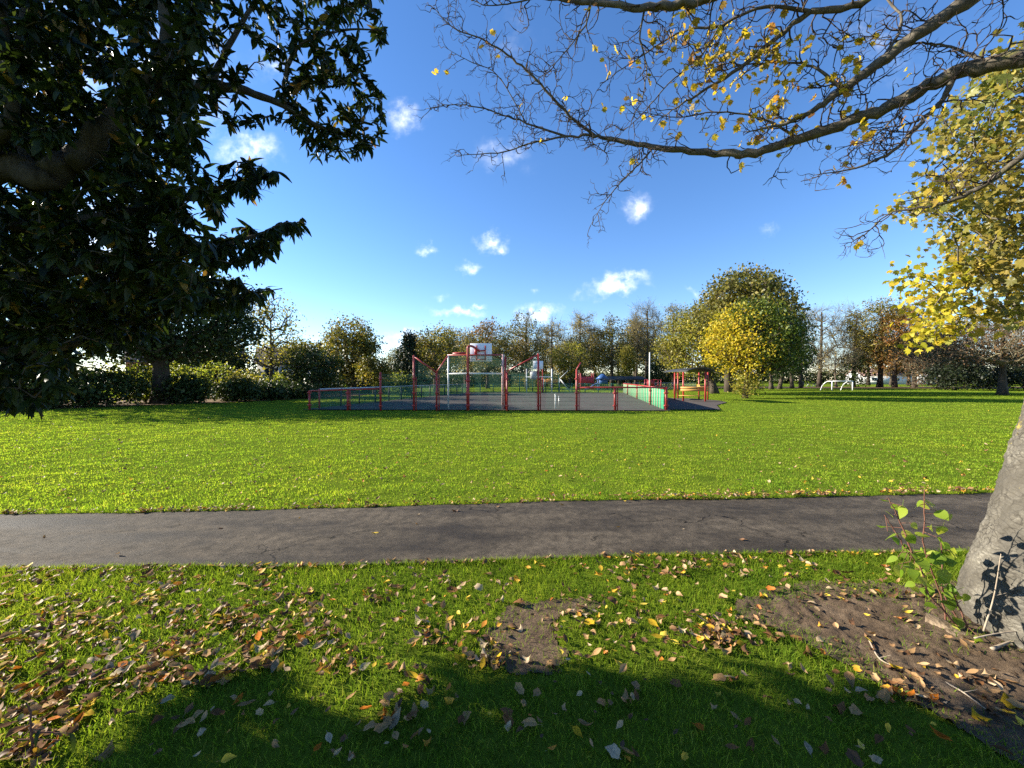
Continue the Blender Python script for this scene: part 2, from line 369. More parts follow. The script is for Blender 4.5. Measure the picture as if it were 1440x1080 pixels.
# ------------------------------------------------------------------ grass
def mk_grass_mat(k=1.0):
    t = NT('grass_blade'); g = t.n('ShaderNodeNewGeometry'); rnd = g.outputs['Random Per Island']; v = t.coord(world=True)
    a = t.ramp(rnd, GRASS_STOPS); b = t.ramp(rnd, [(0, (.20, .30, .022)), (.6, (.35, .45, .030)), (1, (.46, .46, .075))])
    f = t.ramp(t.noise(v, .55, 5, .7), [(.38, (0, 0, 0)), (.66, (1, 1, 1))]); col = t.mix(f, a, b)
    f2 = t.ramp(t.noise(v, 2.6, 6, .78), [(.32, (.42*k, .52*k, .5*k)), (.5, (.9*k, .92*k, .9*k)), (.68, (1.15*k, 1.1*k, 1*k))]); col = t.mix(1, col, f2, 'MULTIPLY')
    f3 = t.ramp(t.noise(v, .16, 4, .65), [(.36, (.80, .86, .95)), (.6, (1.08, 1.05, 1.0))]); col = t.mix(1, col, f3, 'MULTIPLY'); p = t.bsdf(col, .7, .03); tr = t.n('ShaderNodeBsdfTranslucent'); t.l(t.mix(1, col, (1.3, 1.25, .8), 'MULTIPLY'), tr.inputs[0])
    mx = t.n('ShaderNodeMixShader'); mx.inputs[0].default_value = .5; t.l(p.outputs[0], mx.inputs[1]); t.l(tr.outputs[0], mx.inputs[2])
    return t.done(mx)
M_GRASS = mk_grass_mat()
rg = np.random.default_rng(11)
def blades(x, y, h, wd, lean, two, und=.0):
    n = len(x); zo = und*np.clip(fbm(x*2.1, y*2.6, 47, 4)-.38, 0, 1)-.004; az = rg.uniform(0, 2*math.pi, n); la = rg.uniform(0, 2*math.pi, n); l = np.abs(rg.normal(0, lean, n))
    ux, uy = np.cos(az), np.sin(az); B = np.stack([x, y, zo], 1); U = np.stack([ux, uy, 0*x], 1)*(wd/2)[:, None]
    T = np.stack([np.cos(la)*np.sin(l), np.sin(la)*np.sin(l), np.cos(l)], 1)
    if two:
        Mi = B+T*(h*.55)[:, None]; T2 = T+np.stack([np.cos(la), np.sin(la), -.35+0*x], 1)*.45; T2 /= np.linalg.norm(T2, axis=1)[:, None]
        Tp = Mi+T2*(h*.6)[:, None]
        V = np.stack([B-U, B+U, Mi+U*.8, Mi-U*.8, Tp], 1).reshape(-1, 3); o = np.arange(n)*5
        return V, [np.stack([o, o+1, o+2, o+3], 1), np.stack([o+3, o+2, o+4], 1)]
    Tp = B+T*h[:, None]; V = np.stack([B-U, B+U, Tp], 1).reshape(-1, 3); o = np.arange(n)*3
    return V, [np.stack([o, o+1, o+2], 1)]
def scatter_log(n, d0, d1, margin):
    d = d0*np.exp(rg.random(n)*math.log(d1/d0)); x = (rg.random(n)*2-1)*(1.36*d+margin); return x, d
# near
n = 250000; d = np.sqrt(rg.uniform(1.2**2, 4.4**2, n)); x = (rg.random(n)*2-1)*(1.38*d+.8)
keep = (~no_grass(x, d) & ~soil_mask(x+rg.normal(0, .075, n), d+rg.normal(0, .075, n))) | (~no_grass(x+rg.normal(0, .10, n), d+rg.normal(0, .10, n)) & soil_mask(x, d) & (rg.random(n) < .6)) | (soil_mask(x, d) & (rg.random(n) < .16*(fbm(x*5, d*5, 44) > .5))); keep &= rg.random(n) < .45+.75*fbm(x*3, d*3, 40); x, d = x[keep], d[keep]
hh = (.026+.03*rg.random(len(x)))*(.65+.8*fbm(x*2.2, d*2.2, 41))
g = MB(); V, Fs = blades(x, d, hh, .0028+.0028*rg.random(len(x)), .65, True); g.add(V, Fs)
# tufts that hang over the path edges
for fn, sgn, nn in ((near_edge, -1, 9000), (far_edge, 1, 12000)):
    x = rg.uniform(-9, 9, nn); e = fn(x); y = e+sgn*np.abs(rg.normal(0, .04, nn))-sgn*.01; k = ~soil_mask(x, y); x, y = x[k], y[k]
    V, Fs = blades(x, y, .03+.035*rg.random(len(x)), .004+.003*rg.random(len(x)), .7, True); g.add(V, Fs)
# beyond the path
x, d = scatter_log(560000, 4.6, 125, 2.0); k = ~no_grass(x, d) & (d > far_edge(x)-.02); x, d = x[k], d[k]
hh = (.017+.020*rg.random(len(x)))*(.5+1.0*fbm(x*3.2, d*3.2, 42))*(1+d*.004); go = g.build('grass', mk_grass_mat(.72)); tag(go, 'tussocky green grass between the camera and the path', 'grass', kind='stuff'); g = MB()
V, Fs = blades(x, d, hh, (.0042+.0004*d*3.2)*(.6+.8*rg.random(len(x))), .85, False, .11); g.add(V, Fs)
go = g.build('grass', M_GRASS); tag(go, 'short mown green grass over the park lawn', 'grass', kind='stuff')

# ------------------------------------------------------------------ fallen leaves
def leaf_tpl(wid, curl, fold, twist=0.0, rows=6, lobes=0):
    V = []; ys = np.linspace(0, 1, rows)
    for i, y in enumerate(ys):
        wv = np.interp(y, np.linspace(0, 1, len(wid)), wid)
        for c in (-1, -.5, 0, .5, 1):
            xx = c*wv*.5; z = curl*(y-.5)**2*1.6+fold*abs(xx)*1.5-.9*abs(fold)*xx*xx*2+twist*xx*(y-.5)*2
            V.append((xx, y-.5+(.10*abs(c) if lobes and i in (2, 4) else 0), z))
    Fq = [(i*5+k, i*5+k+1, (i+1)*5+k+1, (i+1)*5+k) for i in range(rows-1) for k in range(4)]
    m = len(V); V += [(-.012, -.5, .0), (.012, -.5, .0), (.02, -.78, .03), (0, -.78, .03)]; Fq.append((m, m+1, m+2, m+3))
    return np.array(V), [np.array(Fq)]
TPL = [leaf_tpl((.04, .42, .55, .45, .2, .02), .25, .35), leaf_tpl((.04, .5, .62, .5, .25, .02), -.2, .5, .3), leaf_tpl((.05, .38, .5, .42, .2, .02), .55, .2, -.4),
       leaf_tpl((.1, .7, .5, .85, .4, .05), .3, .45, .2, 7, 1), leaf_tpl((.1, .8, .55, .9, .35, .03), -.35, .3, -.3, 7, 1), leaf_tpl((.05, .45, .6, .5, .25, .02), .08, .12, .1),
       leaf_tpl((.05, .4, .5, .4, .2, .02), .8, .7, .5), leaf_tpl((.1, .75, .6, .8, .4, .02), .7, -.5, .6, 7, 1)]
LCOL = {'tan': (.44, .26, .115), 'brown': (.19, .09, .038), 'orange': (.48, .15, .018), 'yellow': (.56, .36, .025), 'pale': (.44, .34, .22)}
def mk_fallen(nm, c):
    t = NT(nm.replace(' ', '_')+'_fallen_leaf'); v = t.coord(); a = t.noise(v, 9, 6, .7); oi = t.n('ShaderNodeObjectInfo').outputs['Random']
    c1 = tuple(x*.55 for x in c); col = t.ramp(a, [(.3, c1), (.65, c)]); hsv = t.n('ShaderNodeHueSaturation'); t.l(col, hsv.inputs['Color'])
    mr = t.n('ShaderNodeMapRange'); t.l(oi, mr.inputs[0]); mr.inputs[3].default_value = .7; mr.inputs[4].default_value = 1.3; t.l(mr.outputs[0], hsv.inputs['Value'])
    p = t.bsdf(hsv.outputs[0], .8, .06); tr = t.n('ShaderNodeBsdfTranslucent'); t.l(hsv.outputs[0], tr.inputs[0]); mx = t.n('ShaderNodeMixShader'); mx.inputs[0].default_value = .25
    t.l(p.outputs[0], mx.inputs[1]); t.l(tr.outputs[0], mx.inputs[2]); return t.done(mx)
LM = {k: mk_fallen(k, c) for k, c in LCOL.items()}
LEAF_STOPS = [(0, (.09, .045, .022)), (.3, (.16, .08, .035)), (.55, (.38, .225, .10)), (.72, (.48, .36, .22)), (.82, (.44, .14, .02)), (.93, (.55, .36, .03)), (1, (.6, .45, .06))]
M_LEAFSTUFF = mat_leaf('mixed_fallen_leaves', LEAF_STOPS, .2, .6, .2, tcol=1)
rl = np.random.default_rng(5); pts = []
def px_poly(poly, n, yexp=None):
    p = np.array(poly, float); out = []
    while len(out) < n:
        q = rl.uniform(p.min(0), p.max(0), (n*3, 2)); q = q[inpoly(q[:, 0], q[:, 1], poly)]
        q = q[rl.random(len(q)) < .25+1.2*np.clip(fbm(q[:, 0]/38, q[:, 1]/24, 77)*2-.62, 0, 1)]; out += [tuple(G(*a)) for a in q]
    pts.extend(out[:n])
def px_gauss(cx, cy, sx, sy, n):
    pts.extend(tuple(G(max(min(a, 1460), -20), max(b, 782))) for a, b in zip(rl.normal(cx, sx, n), rl.normal(cy, sy, n)))
px_poly([(-20, 806), (420, 797), (480, 900), (350, 960), (130, 1000), (60, 1090), (-20, 1090)], 1050)
px_poly([(420, 797), (760, 790), (700, 950), (350, 960)], 230); px_poly([(750, 788), (1080, 782), (1090, 930), (760, 950)], 130)
for a in [(870, 862, 55, 20, 60), (990, 892, 42, 16, 75), (1015, 902, 26, 12, 50), (940, 800, 75, 8, 80), (1050, 798, 45, 7, 35), (830, 885, 22, 26, 34), (700, 936, 26, 8, 26), (600, 892, 20, 14, 25), (541, 835, 16, 7, 14),
          (1290, 968, 50, 16, 45), (1390, 1000, 30, 20, 18), (1130, 922, 60, 20, 22), (585, 975, 22, 12, 16), (470, 945, 26, 12, 18), (545, 1020, 26, 16, 16), (760, 1020, 22, 14, 9), (110, 890, 40, 14, 40), (300, 880, 40, 14, 40), (240, 945, 40, 18, 40), (870, 1010, 24, 16, 8), (310, 1010, 60, 12, 14)]: px_gauss(*a)
px_poly([(100, 985), (1440, 950), (1440, 1085), (100, 1085)], 130); px_poly([(1080, 785), (1260, 780), (1270, 832), (1085, 850)], 55); px_poly([(1100, 838), (1320, 834), (1320, 846), (1100, 856)], 30)
px_poly([(1100, 860), (1300, 850), (1440, 960), (1440, 1050), (1250, 950)], 45)
x = rl.uniform(-4.8, 3.6, 130); pts.extend(zip(x, near_edge(x)-np.abs(rl.normal(0, .05, 130))))
for a in [(585, 741), (588, 727), (309, 747), (162, 785), (550, 792), (963, 748), (1045, 763), (527, 754), (640, 722), (870, 745), (1105, 740), (700, 716), (790, 712), (420, 732), (250, 742), (880, 708), (60, 760)]: pts.append(tuple(G(*a)))
pts = np.array(pts)
# far side of the path: a drift against the edge and a thinning scatter over the lawn
nb = 1500; x = rl.uniform(-9.5, 9.5, nb*3); x = x[rl.random(len(x)) < .15+1.3*np.clip(fbm(x*1.6, 0*x, 61)*2-.6, 0, 1)][:nb]
band = np.stack([x, far_edge(x)+np.abs(rl.normal(0, .09, len(x)))-.03], 1)
x, d = scatter_log(4200, 5.2, 30, 1); k = rl.random(len(x)) < np.clip(.9-.5*np.log(d/5.2)+.25*(x < -1)-.15*(x > 1), .06, 1)*(.3+fbm(x*.9, d*.9, 62)); x, d = x[k], d[k]
k = (d > far_edge(x)) & ~no_grass(x, d); scat = np.stack([x[k], d[k]], 1)
allp = np.concatenate([pts, band, scat]); size = np.clip(rl.normal(.045, .015, len(allp)), .022, .092); size[len(pts):] *= .9
crit = size/allp[:, 1]; vis = (np.abs(allp[:, 0]) < 1.32*allp[:, 1]) & (allp[:, 1] > 1.66); order = np.argsort(-np.where(vis, crit, 0)); own = order[:300]; rest = order[300:]
protos = []
for k, (tv, tf) in enumerate(TPL):
    mb = MB(); mb.add(tv, tf); me_o = mb.build('fallen_leaf', LM['tan'], smooth=True); protos.append(me_o)
    me_o.data.materials[0] = LM['tan']
ckeys = list(LCOL); cpw = [.34, .32, .12, .09, .13]
def zone(x, y):
    px, py = CX+x/y*F, HY+CAMH/y*F
    if soil_mask(np.array([x]), np.array([y]))[0]: return 'on the bare soil ' + ('by the big trunk' if x > 1.6 else 'mid grass')
    if py > 965 and px > 200: return 'in the shaded grass at bottom ' + ('left' if px < 720 else 'right')
    if px < 240: return 'in the sunlit grass at far left'
    if px < 520: return 'in the sunlit grass left of centre'
    if px < 800: return 'in grass left of the middle soil'
    return 'in the drift between two soil patches'
SHP = ['folded', 'arched', 'upturned', 'lobed', 'broad lobed', 'flat', 'tightly curled', 'crumpled lobed']
first = set()
for q, i in enumerate(own):
    k = int(rl.integers(0, 8)); c = ckeys[rl.choice(5, p=cpw)]; pr = protos[k]
    if k in first: o = pr.copy(); COL.objects.link(o)
    else: o = pr; first.add(k)
    x, y = allp[i]; s = size[i]; on = no_grass(np.array([x]), np.array([y]))[0]
    o.material_slots[0].link = 'OBJECT'; o.material_slots[0].material = LM[c]
    o.location = (x, y, (.020 if on else .024)+.014*rl.random()); o.scale = (s, s*1.15, s); o.rotation_euler = (rl.normal(0, .24), rl.normal(0, .24), rl.uniform(0, 6.28))
    tag(o, f'{c} {SHP[k]} fallen leaf {zone(x, y)}', 'leaf', 'fallen leaves in the foreground')
for k in range(8):
    if k not in first: bpy.data.objects.remove(protos[k])
st = MB(); kk = rl.integers(0, 8, len(rest))
for k in range(8):
    ii = rest[kk == k]; C = np.stack([allp[ii, 0], allp[ii, 1], np.where(no_grass(allp[ii, 0], allp[ii, 1]), .02, .024)+.014*rl.random(len(ii))+.028*(allp[ii, 1] > 5.3)], 1)
    az = rl.uniform(0, 6.28, len(ii)); A = np.stack([np.cos(az), np.sin(az), rl.normal(0, .3, len(ii))], 1); N = np.stack([rl.normal(0, .35, len(ii)), rl.normal(0, .35, len(ii)), np.ones(len(ii))], 1)
    st.inst(*TPL[k], C, A, N, size[ii]*1.1, SW=size[ii])
tag(st.build('leaf_litter', M_LEAFSTUFF, smooth=True), 'scattered brown and yellow fallen leaves along the path edges and lawn', 'leaves', kind='stuff')
# ------------------------------------------------------------------ ball court
M_RED = mat_paint('red_paint', (.30, .028, .022), .42, (.16, .07, .05), .6); M_GRN = mat_paint('green_wire_coating', (.012, .10, .065), .5, (.03, .08, .06), .7)
M_BOARD = mat_paint('green_board', (.03, .23, .11), .5, (.08, .2, .12), .58, 5); M_BATT = mat_paint('faded_batten', (.50, .33, .24), .6, (.35, .18, .12), .58)
M_WHITE = mat_paint('white_paint', (.72, .72, .70), .45, (.4, .38, .34), .66); M_PINK = mat_paint('faded_white_paint', (.62, .40, .37), .5, (.4, .12, .1), .5)
M_BACKB = mat_paint('white_backboard', (.68, .70, .74), .4, (.5, .5, .52), .66, 4); M_DARK = mat_paint('dark_metal', (.03, .03, .032), .5); M_WOOD = mat_paint('yellow_brown_slats', (.42, .22, .05), .6, (.3, .15, .05), .55)
M_TIN = mat_paint('galvanised_steel', (.42, .43, .43), .4, (.3, .3, .3), .6, 9, .5, .6); M_BLUE = mat_paint('blue_plastic', (.03, .09, .24), .4); M_PLRED = mat_paint('red_plastic', (.38, .03, .04), .4)
M_ROOFD = mat_paint('dark_roof', (.022, .024, .022), .55); M_ORANGE = mat_paint('orange_plastic', (.5, .2, .03), .45); M_PALE = mat_paint('pale_railing_paint', (.42, .43, .42), .5)
GZ = .05
def post(par, p, h, r=.045, mat=None, name='post', clamps=True):
    mb = MB(); mb.tube([(p[0], p[1], -.03), (p[0], p[1], h)], r, 10); mb.tube([(p[0], p[1], h), (p[0], p[1], h+.03)], [r*1.05, r*.5], 10)
    if clamps:
        for z in (.28, .95) + ((1.7,) if h > 1.9 else ()): mb.box((p[0], p[1], z), (r*3.1, r*2.9, .07), 0, 0, .008)
    return mb.build(name, mat or M_RED, par)
def bar(par, p0, p1, r=.035, mat=None, name='rail'):
    return MB().tube([p0, p1], r, 10).build(name, mat or M_RED, par)
def wire_panel(par, a, b, top_a, top_b, bot=.08, sp=.055, hs=.2, r=.0056, mat=None):
    """welded mesh between two posts; its top may slope"""
    a = np.array(a[:2], float); b = np.array(b[:2], float); L = np.linalg.norm(b-a); n = max(2, int(L/sp)); t = (np.arange(n)+.5)/n
    xy = a+(b-a)*t[:, None]; tp = top_a+(top_b-top_a)*t; P0 = np.column_stack([xy, np.full(n, bot)]); P1 = np.column_stack([xy, tp]); mb = MB(); mb.segs(P0, P1, r, r, 4)
    for z in np.arange(bot+.03, max(top_a, top_b), hs):
        s = t[tp >= z-1e-6]
        if len(s) > 1: mb.segs([np.array([*(a+(b-a)*s[0]), z])], [np.array([*(a+(b-a)*s[-1]), z])], r*1.1, r*1.1, 4)
    return mb.build('mesh_panel', mat or M_GRN, par)
DF = 20.5
def fx(px, d=DF): return ((px-CX)/F*d, d)
# low fence, left of the goal
t = thing('court_fence', 'low red-railed fence with see-through green mesh, left of the near goal', 'fence', (*fx(490), 0)); base = np.array([*fx(490), 0])
def rel(p, z=None): return (p[0]-base[0], p[1]-base[1]) if z is None else (p[0]-base[0], p[1]-base[1], z)
ps = [fx(435, 21.1), fx(489, 20.8), fx(535, 20.55)]
post(t, rel(ps[0]), 1.02, .055); post(t, rel(ps[1]), 1.10, .06); post(t, rel((ps[1][0]+.12, ps[1][1])), 1.10, .03)
for a, b, za, zb in ((ps[0], ps[1], 1.04, 1.12), (ps[1], ps[2], 1.12, 1.18)):
    bar(t, rel(a, za), rel(b, zb), .04); wire_panel(t, rel(a), rel(b), za, zb)
# raised goal end
t = thing('goal_end_fence', 'tall red post and green mesh screen with Y shaped bars round the near goal', 'fence', (*fx(668), 0)); base = np.array([*fx(668), 0])
q = {k: fx(k) for k in (535, 582, 614, 630, 707, 713, 757, 811)}
for k, h in ((535, 2.02), (582, 2.92), (757, 3.02), (811, 2.2)): post(t, rel(q[k]), h, .055)
for k, h in ((614, 2.02), (713, 2.06)): post(t, rel(q[k]), h, .05)
for dx in (.13,): post(t, rel((q[614][0]+dx, DF)), 1.9, .025, clamps=False); post(t, rel((q[582][0]+.12, DF)), 1.8, .025, clamps=False); post(t, rel((q[757][0]+.12, DF)), 1.8, .025, clamps=False); post(t, rel((q[811][0]+.13, DF)), 1.2, .025, clamps=False)
bar(t, rel(q[582], 2.88), rel(q[614], 2.03), .04, name='sloping_bar'); bar(t, rel(q[614], 2.03), rel(fx(630, 21.0), 2.95), .04, name='sloping_bar')
bar(t, rel(q[713], 2.1), rel(q[757], 2.98), .04, name='sloping_bar'); bar(t, rel(q[811], 2.2), rel((q[811][0]+.25, DF+.25), 2.55), .035, name='sloping_bar')
wire_panel(t, rel(q[535]), rel(q[582]), 1.95, 1.95); wire_panel(t, rel(q[582]), rel(q[614]), 2.85, 2.03); wire_panel(t, rel(q[614]), rel(q[630]), 2.03, 2.85)
wire_panel(t, rel(fx(630.5)), rel(fx(706.5)), 2.95, 2.95); wire_panel(t, rel(q[713]), rel(q[757]), 2.1, 2.98); wire_panel(t, rel(q[757]), rel(q[811]), 1.25, 1.2)
# the goal in it
t = thing('football_goal', 'white football goal frame with a red top bar inside the near screen', 'goal', (*fx(668, 21.0), 0)); base = np.array([*fx(668, 21.0), 0]); gl, gr = fx(630.5, 21.0), fx(707, 21.0)
MB().tube([rel(gl, 0), rel(gl, 3.02)], .045, 12).build('goal_post', M_WHITE, t); MB().tube([rel(gr, 0), rel(gr, 3.02)], .065, 12).build('goal_post', M_PINK, t)
MB().tube([rel(gr, 0), rel(gr, 2.9)] + np.array([.14, -.03, 0]), .05, 12).build('support_post', M_RED, t)
bar(t, rel(gl, 2.98), rel(gr, 2.98), .05, M_RED, 'top_bar'); bar(t, rel(gl, 1.98), rel(gr, 1.98), .045, M_WHITE, 'crossbar')
MB().tube([rel((gl[0]+.25, 21.0), 3.05), rel((gl[0]+.95, 21.0), 3.08)], .07, 8).build('pad', M_RED, t)
def hoop(name, label, x, y, face, side, z_top, s=1.0):
    """pole, cranked arm, backboard in a steel frame, ring with its net"""
    t = thing(name, label, 'basketball hoop', (x, y, 0)); z1 = z_top-.25*s
    MB().tube([(0, 0, -.03), (0, 0, 1.9*s)], .085*s, 14).build('lower_pole', M_RED, t)
    arm = catmull([(0, 0, 1.9*s), (0, 0, z1-.25), (.03*side, .05*face, z1-.03), (.22*side, .25*face, z1), (.55*side, .75*face, z1-.20)], 5)
    MB().tube(arm, .062*s, 12).build('cranked_arm', M_RED, t); bx, by = .62*side+.0, .95*face
    for z in (.3, .9, 1.6): MB().box((0, 0, z), (.24, .22, .08), 0, 0, .01).build('clamp', M_RED, t)
    bb = MB().box((bx, by, z_top-.52), (1.2, .035, 1.0), 0, 0, .008).build('backboard', M_BACKB, t)
    fr = MB()
    for dx in (-.24, .24): fr.box((bx+dx, by-.06*face, z_top-.55), (.06, .06, .82))
    for dz in (-.42, -.92): fr.box((bx, by-.075*face, z_top+dz), (.44, .05, .055))
    fr.box((bx-.28*side, by-.13*face, z_top-.5), (.14, .10, .34)); fr.build('bracket', M_RED, t)
    a = np.linspace(0, 2*math.pi, 21); ring = np.stack([bx+.23*np.cos(a), by+(.36+.23*np.sin(a))*face, np.full(21, z_top-.95)], 1)
    MB().tube(ring, .012, 6, cap=False).build('ring', M_RED, t)
    return t
hoop('basketball_hoop', 'near white basketball backboard seen from behind on a cranked red pole', *fx(658), 1, 1, 3.68)
# low fence, right of the goal
t = thing('court_fence', 'low open red rail fence between the goal screen and the green boards', 'fence', (*fx(870), 0)); base = np.array([*fx(870), 0])
post(t, rel(fx(865)), 1.2, .06); post(t, rel((fx(865)[0]+.13, DF)), 1.15, .028, clamps=False); post(t, rel(fx(937)), 1.24, .065)
bar(t, rel((q[811][0]+.06, DF), 1.24), rel(fx(937), 1.24), .04)
wire_panel(t, rel(q[811]), rel(fx(865)), 1.2, 1.2, r=.0028); wire_panel(t, rel(fx(865)), rel(fx(937)), 1.2, 1.2, r=.0028)
# fence along the far-left side
A, B = np.array([-10.75, 21.6]), np.array([-5.6, 48.3]); t = thing('side_fence', 'long dark mesh fence running back along the left side of the court', 'fence', (*A, 0)); base = np.array([*A, 0]); n = 14
for k in range(n+1):
    p = A+(B-A)*k/n; post(t, rel(p), 1.12, .05, M_DARK if k else M_RED, clamps=False)
    if k < n:
        p2 = A+(B-A)*(k+1)/n; wire_panel(t, rel(p), rel(p2), 1.08, 1.08, r=.005)
bar(t, rel(A, 1.12), rel(B, 1.12), .035, M_TIN)
# boards along the right side
A, B = np.array([8.1, 20.65]), np.array([13.7, 47.5]); t = thing('board_fence', 'row of green kickboards with pale battens under a red rail, right side of court', 'fence', (*A, 0)); base = np.array([*A, 0]); U = (B-A)/np.linalg.norm(B-A); L = np.linalg.norm(B-A); rz = math.atan2(U[1], U[0]); n = 30
for k in range(n):
    p = A+U*L*(k+.5)/n; MB().box((*rel(p), .60), (L/n-.05, .035, 1.06), rz, 0, .006).build('board', M_BOARD, t)
    p = A+U*L*(k+1)/n; MB().box((*(np.array(rel(p))+np.array([-U[1], U[0]])*.03), .6), (.055, .06, 1.08), rz, 0, .005).build('batten', M_BATT, t)
for k in (4.3, 12, 21): p = A+U*k+np.array([-U[1], U[0]])*.1; post(t, rel(p), 1.2, .05)
MB().beam(rel(A, 1.2), rel(B, 1.2), .16, .06).build('red_rail', M_RED, t)
# back of the court
A, B = np.array([-5.6, 48.4]), np.array([14.0, 48.2]); t = thing('back_fence', 'green mesh fence with a raised middle across the far end of the court', 'fence', (*((A+B)/2), 0)); base = np.array([*((A+B)/2), 0]); n = 12
for k in range(n+1):
    p = A+(B-A)*k/n; hi = 3 <= k <= 7; post(t, rel(p), 3.0 if k in (5, ) else (2.3 if hi else 1.2), .05, M_GRN, clamps=False)
    if k < n:
        p2 = A+(B-A)*(k+1)/n; h = 2.25 if 3 <= k < 7 else 1.12; wire_panel(t, rel(p), rel(p2), h, h, r=.009, sp=.11, hs=.3); bar(t, rel(p, h), rel(p2, h), .025, M_GRN)
for px in (740.5, 776): p = fx(px, 47.9); MB().tube([rel(p, 0), rel(p, 3.0)], .06, 8).build('white_post', M_WHITE, t)
bar(t, rel(fx(740.5, 47.9), 2.0), rel(fx(776, 47.9), 2.0), .05, M_WHITE, 'crossbar')
hoop('basketball_hoop', 'far small white basketball backboard at the back of the court', *fx(763, 48.0), -1, -1, 3.95)
MB().box((fx(750, 47.8)[0], 47.8, 2.2), (.8, .04, 1.0)).build('sign_panel', M_PALE, t).location = (-base[0], -base[1], 0)
# small white post with a sleeve on the court
t = thing('net_post', 'short white post standing alone on the court behind the mesh', 'post', (*fx(781, 21.2), GZ))
MB().tube([(0, 0, 0), (0, 0, .78)], .04, 10).build('pole', M_WHITE, t); MB().tube([(0, 0, .78), (0, 0, .83)], [.056, .03], 10).build('cap', M_WHITE, t); MB().tube([(.2, .1, 0), (.2, .1, .72)], .018, 8).build('stay', M_TIN, t)
# tall slim white pole
t = thing('flag_pole', 'tall slim white pole behind the green boards', 'pole', (*fx(913.5, 60), 0))
MB().tube([(0, 0, 0), (0, 0, 5.9)], [.10, .08], 10).build('pole', M_WHITE, t); MB().tube([(0, 0, 0), (0, 0, .35)], .2, 10).build('base', M_TIN, t)
# youth shelter
t = thing('youth_shelter', 'red post shelter with a thin curved dark roof and yellow-brown bench', 'shelter', (14.3, 29.6, 0)); base = np.array([14.3, 29.6, 0])
for px, d in ((949, 31.0), (953.5, 33.2), (961, 29.4), (983, 32.6), (992, 28.6), (995.5, 31.0)): p = fx(px, d); MB().tube([rel(p, 0), rel(p, 2.25)], .062, 10).build('post', M_RED, t)
rf = MB(); a = np.linspace(-1, 1, 15); nx = len(a)
for zoff in (0, .05):
    pass
V = [(1.05*u-.35, v*2.2+1.15, 2.26+.24*(1-u*u)+zo) for zo in (0, .06) for v in (-1, 1) for u in a]; Fq = []
for k in range(nx-1): Fq += [(k+1, k, nx+k, nx+k+1), (2*nx+k, 2*nx+k+1, 3*nx+k+1, 3*nx+k), (k, k+1, 2*nx+k+1, 2*nx+k), (nx+k+1, nx+k, 3*nx+k, 3*nx+k+1)]
Fq += [(0, 2*nx, 3*nx, nx), (nx-1, 2*nx-1, 4*nx-1, 3*nx-1)]; rf.add(V, np.array(Fq)).build('roof', M_ROOFD, t, smooth=False)
def slat(par, pa, pb, za, zb, name, nsl, dep, vert=False):
    mb = MB()
    for k in range(nsl):
        z = za+(zb-za)*(k+.5)/nsl if vert else za
        off = 0 if vert else dep*(k+.5)/nsl
        mb.beam((pa[0], pa[1]+off, z), (pb[0], pb[1]+off, z), .03 if vert else dep/nsl*.85, (zb-za)/nsl*.85 if vert else .04)
    return mb.build(name, M_WOOD, par)
pa, pb = rel(fx(957, 29.2)), rel(fx(997.5, 28.7)); slat(t, pa, pb, .78, 1.14, 'bench_back', 2, .05, True); slat(t, pa, pb, .45, .45, 'bench_seat', 3, .38)
pa, pb = rel(fx(980, 32.8)), rel(fx(994, 31.2)); slat(t, pa, pb, .9, 1.25, 'bench_back', 3, .05, True); pa, pb = rel(fx(947, 31)), rel(fx(953, 33)); slat(t, pa, pb, .5, .9, 'bench_back', 4, .05, True)
# pale bow-top railing by the playground
t = thing('bow_top_railing', 'pale thin playground railing behind the shelter', 'railing', (*fx(935, 68), 0)); base = np.array([*fx(935, 68), 0]); A, B = np.array(fx(878, 70)), np.array(fx(978, 66)); n = 75; tq = np.arange(n+1)/n; xy = A+(B-A)*tq[:, None]-base[:2]
mb = MB(); mb.segs(np.column_stack([xy, np.zeros(n+1)]), np.column_stack([xy, np.full(n+1, 1.12)]), .018, .018, 4); mb.build('bars', M_PALE, t)
bar(t, rel(A, 1.1), rel(B, 1.1), .03, M_PALE); bar(t, rel(A, .18), rel(B, .18), .03, M_PALE)
# play equipment
def play_tower(x, y):
    t = thing('play_tower', 'play tower with red side panels on short legs', 'play equipment', (x, y, 0))
    for a in (-1, 1):
        for b in (-1, 1): MB().box((a*1.0, b*.7, 1.35), (.12, .12, 2.7), 0, 0, .01).build('leg', M_PLRED, t)
    MB().box((0, 0, 1.05), (2.2, 1.5, .1), 0, 0, .01).build('deck', M_DARK, t)
    for b in (-1, 1):
        p = MB()
        for k in range(5): p.box((-.78+k*.39, b*.72, 1.62), (.34, .05, 1.0), 0, 0, .01)
        p.build('side_panel', M_PLRED, t)
    l = MB(); l.beam((1.05, -.2, 1.05), (2.3, -.2, .02), .08, .1); l.beam((1.05, .2, 1.05), (2.3, .2, .02), .08, .1)
    for k in range(6): l.box((1.2+k*.2, 0, .95-k*.17), (.05, .4, .04))
    l.build('ladder', M_TIN, t); return t
play_tower(*fx(824.5, 62))
x0, y0 = fx(847, 60); t = thing('slide_hut', 'blue roofed climbing hut with a slide beside the red play tower', 'play equipment', (x0, y0, 0))
for a in (-1, 1):
    for b in (-1, 1): MB().tube([(a*.6, b*.6, 0), (a*.6, b*.6, 1.9)], .06, 8).build('leg', M_BLUE, t)
MB().box((0, 0, 1.0), (1.4, 1.4, .08)).build('deck', M_DARK, t); V = [(-.9, -.9, 1.75), (.9, -.9, 1.75), (.9, .9, 1.75), (-.9, .9, 1.75), (-.2, 0, 2.55), (.2, 0, 2.55)]
MB().add(V, [np.array([(0, 3, 2, 1), (0, 1, 5, 4), (2, 3, 4, 5)]), np.array([(1, 2, 5), (3, 0, 4)])]).build('roof', M_BLUE, t)
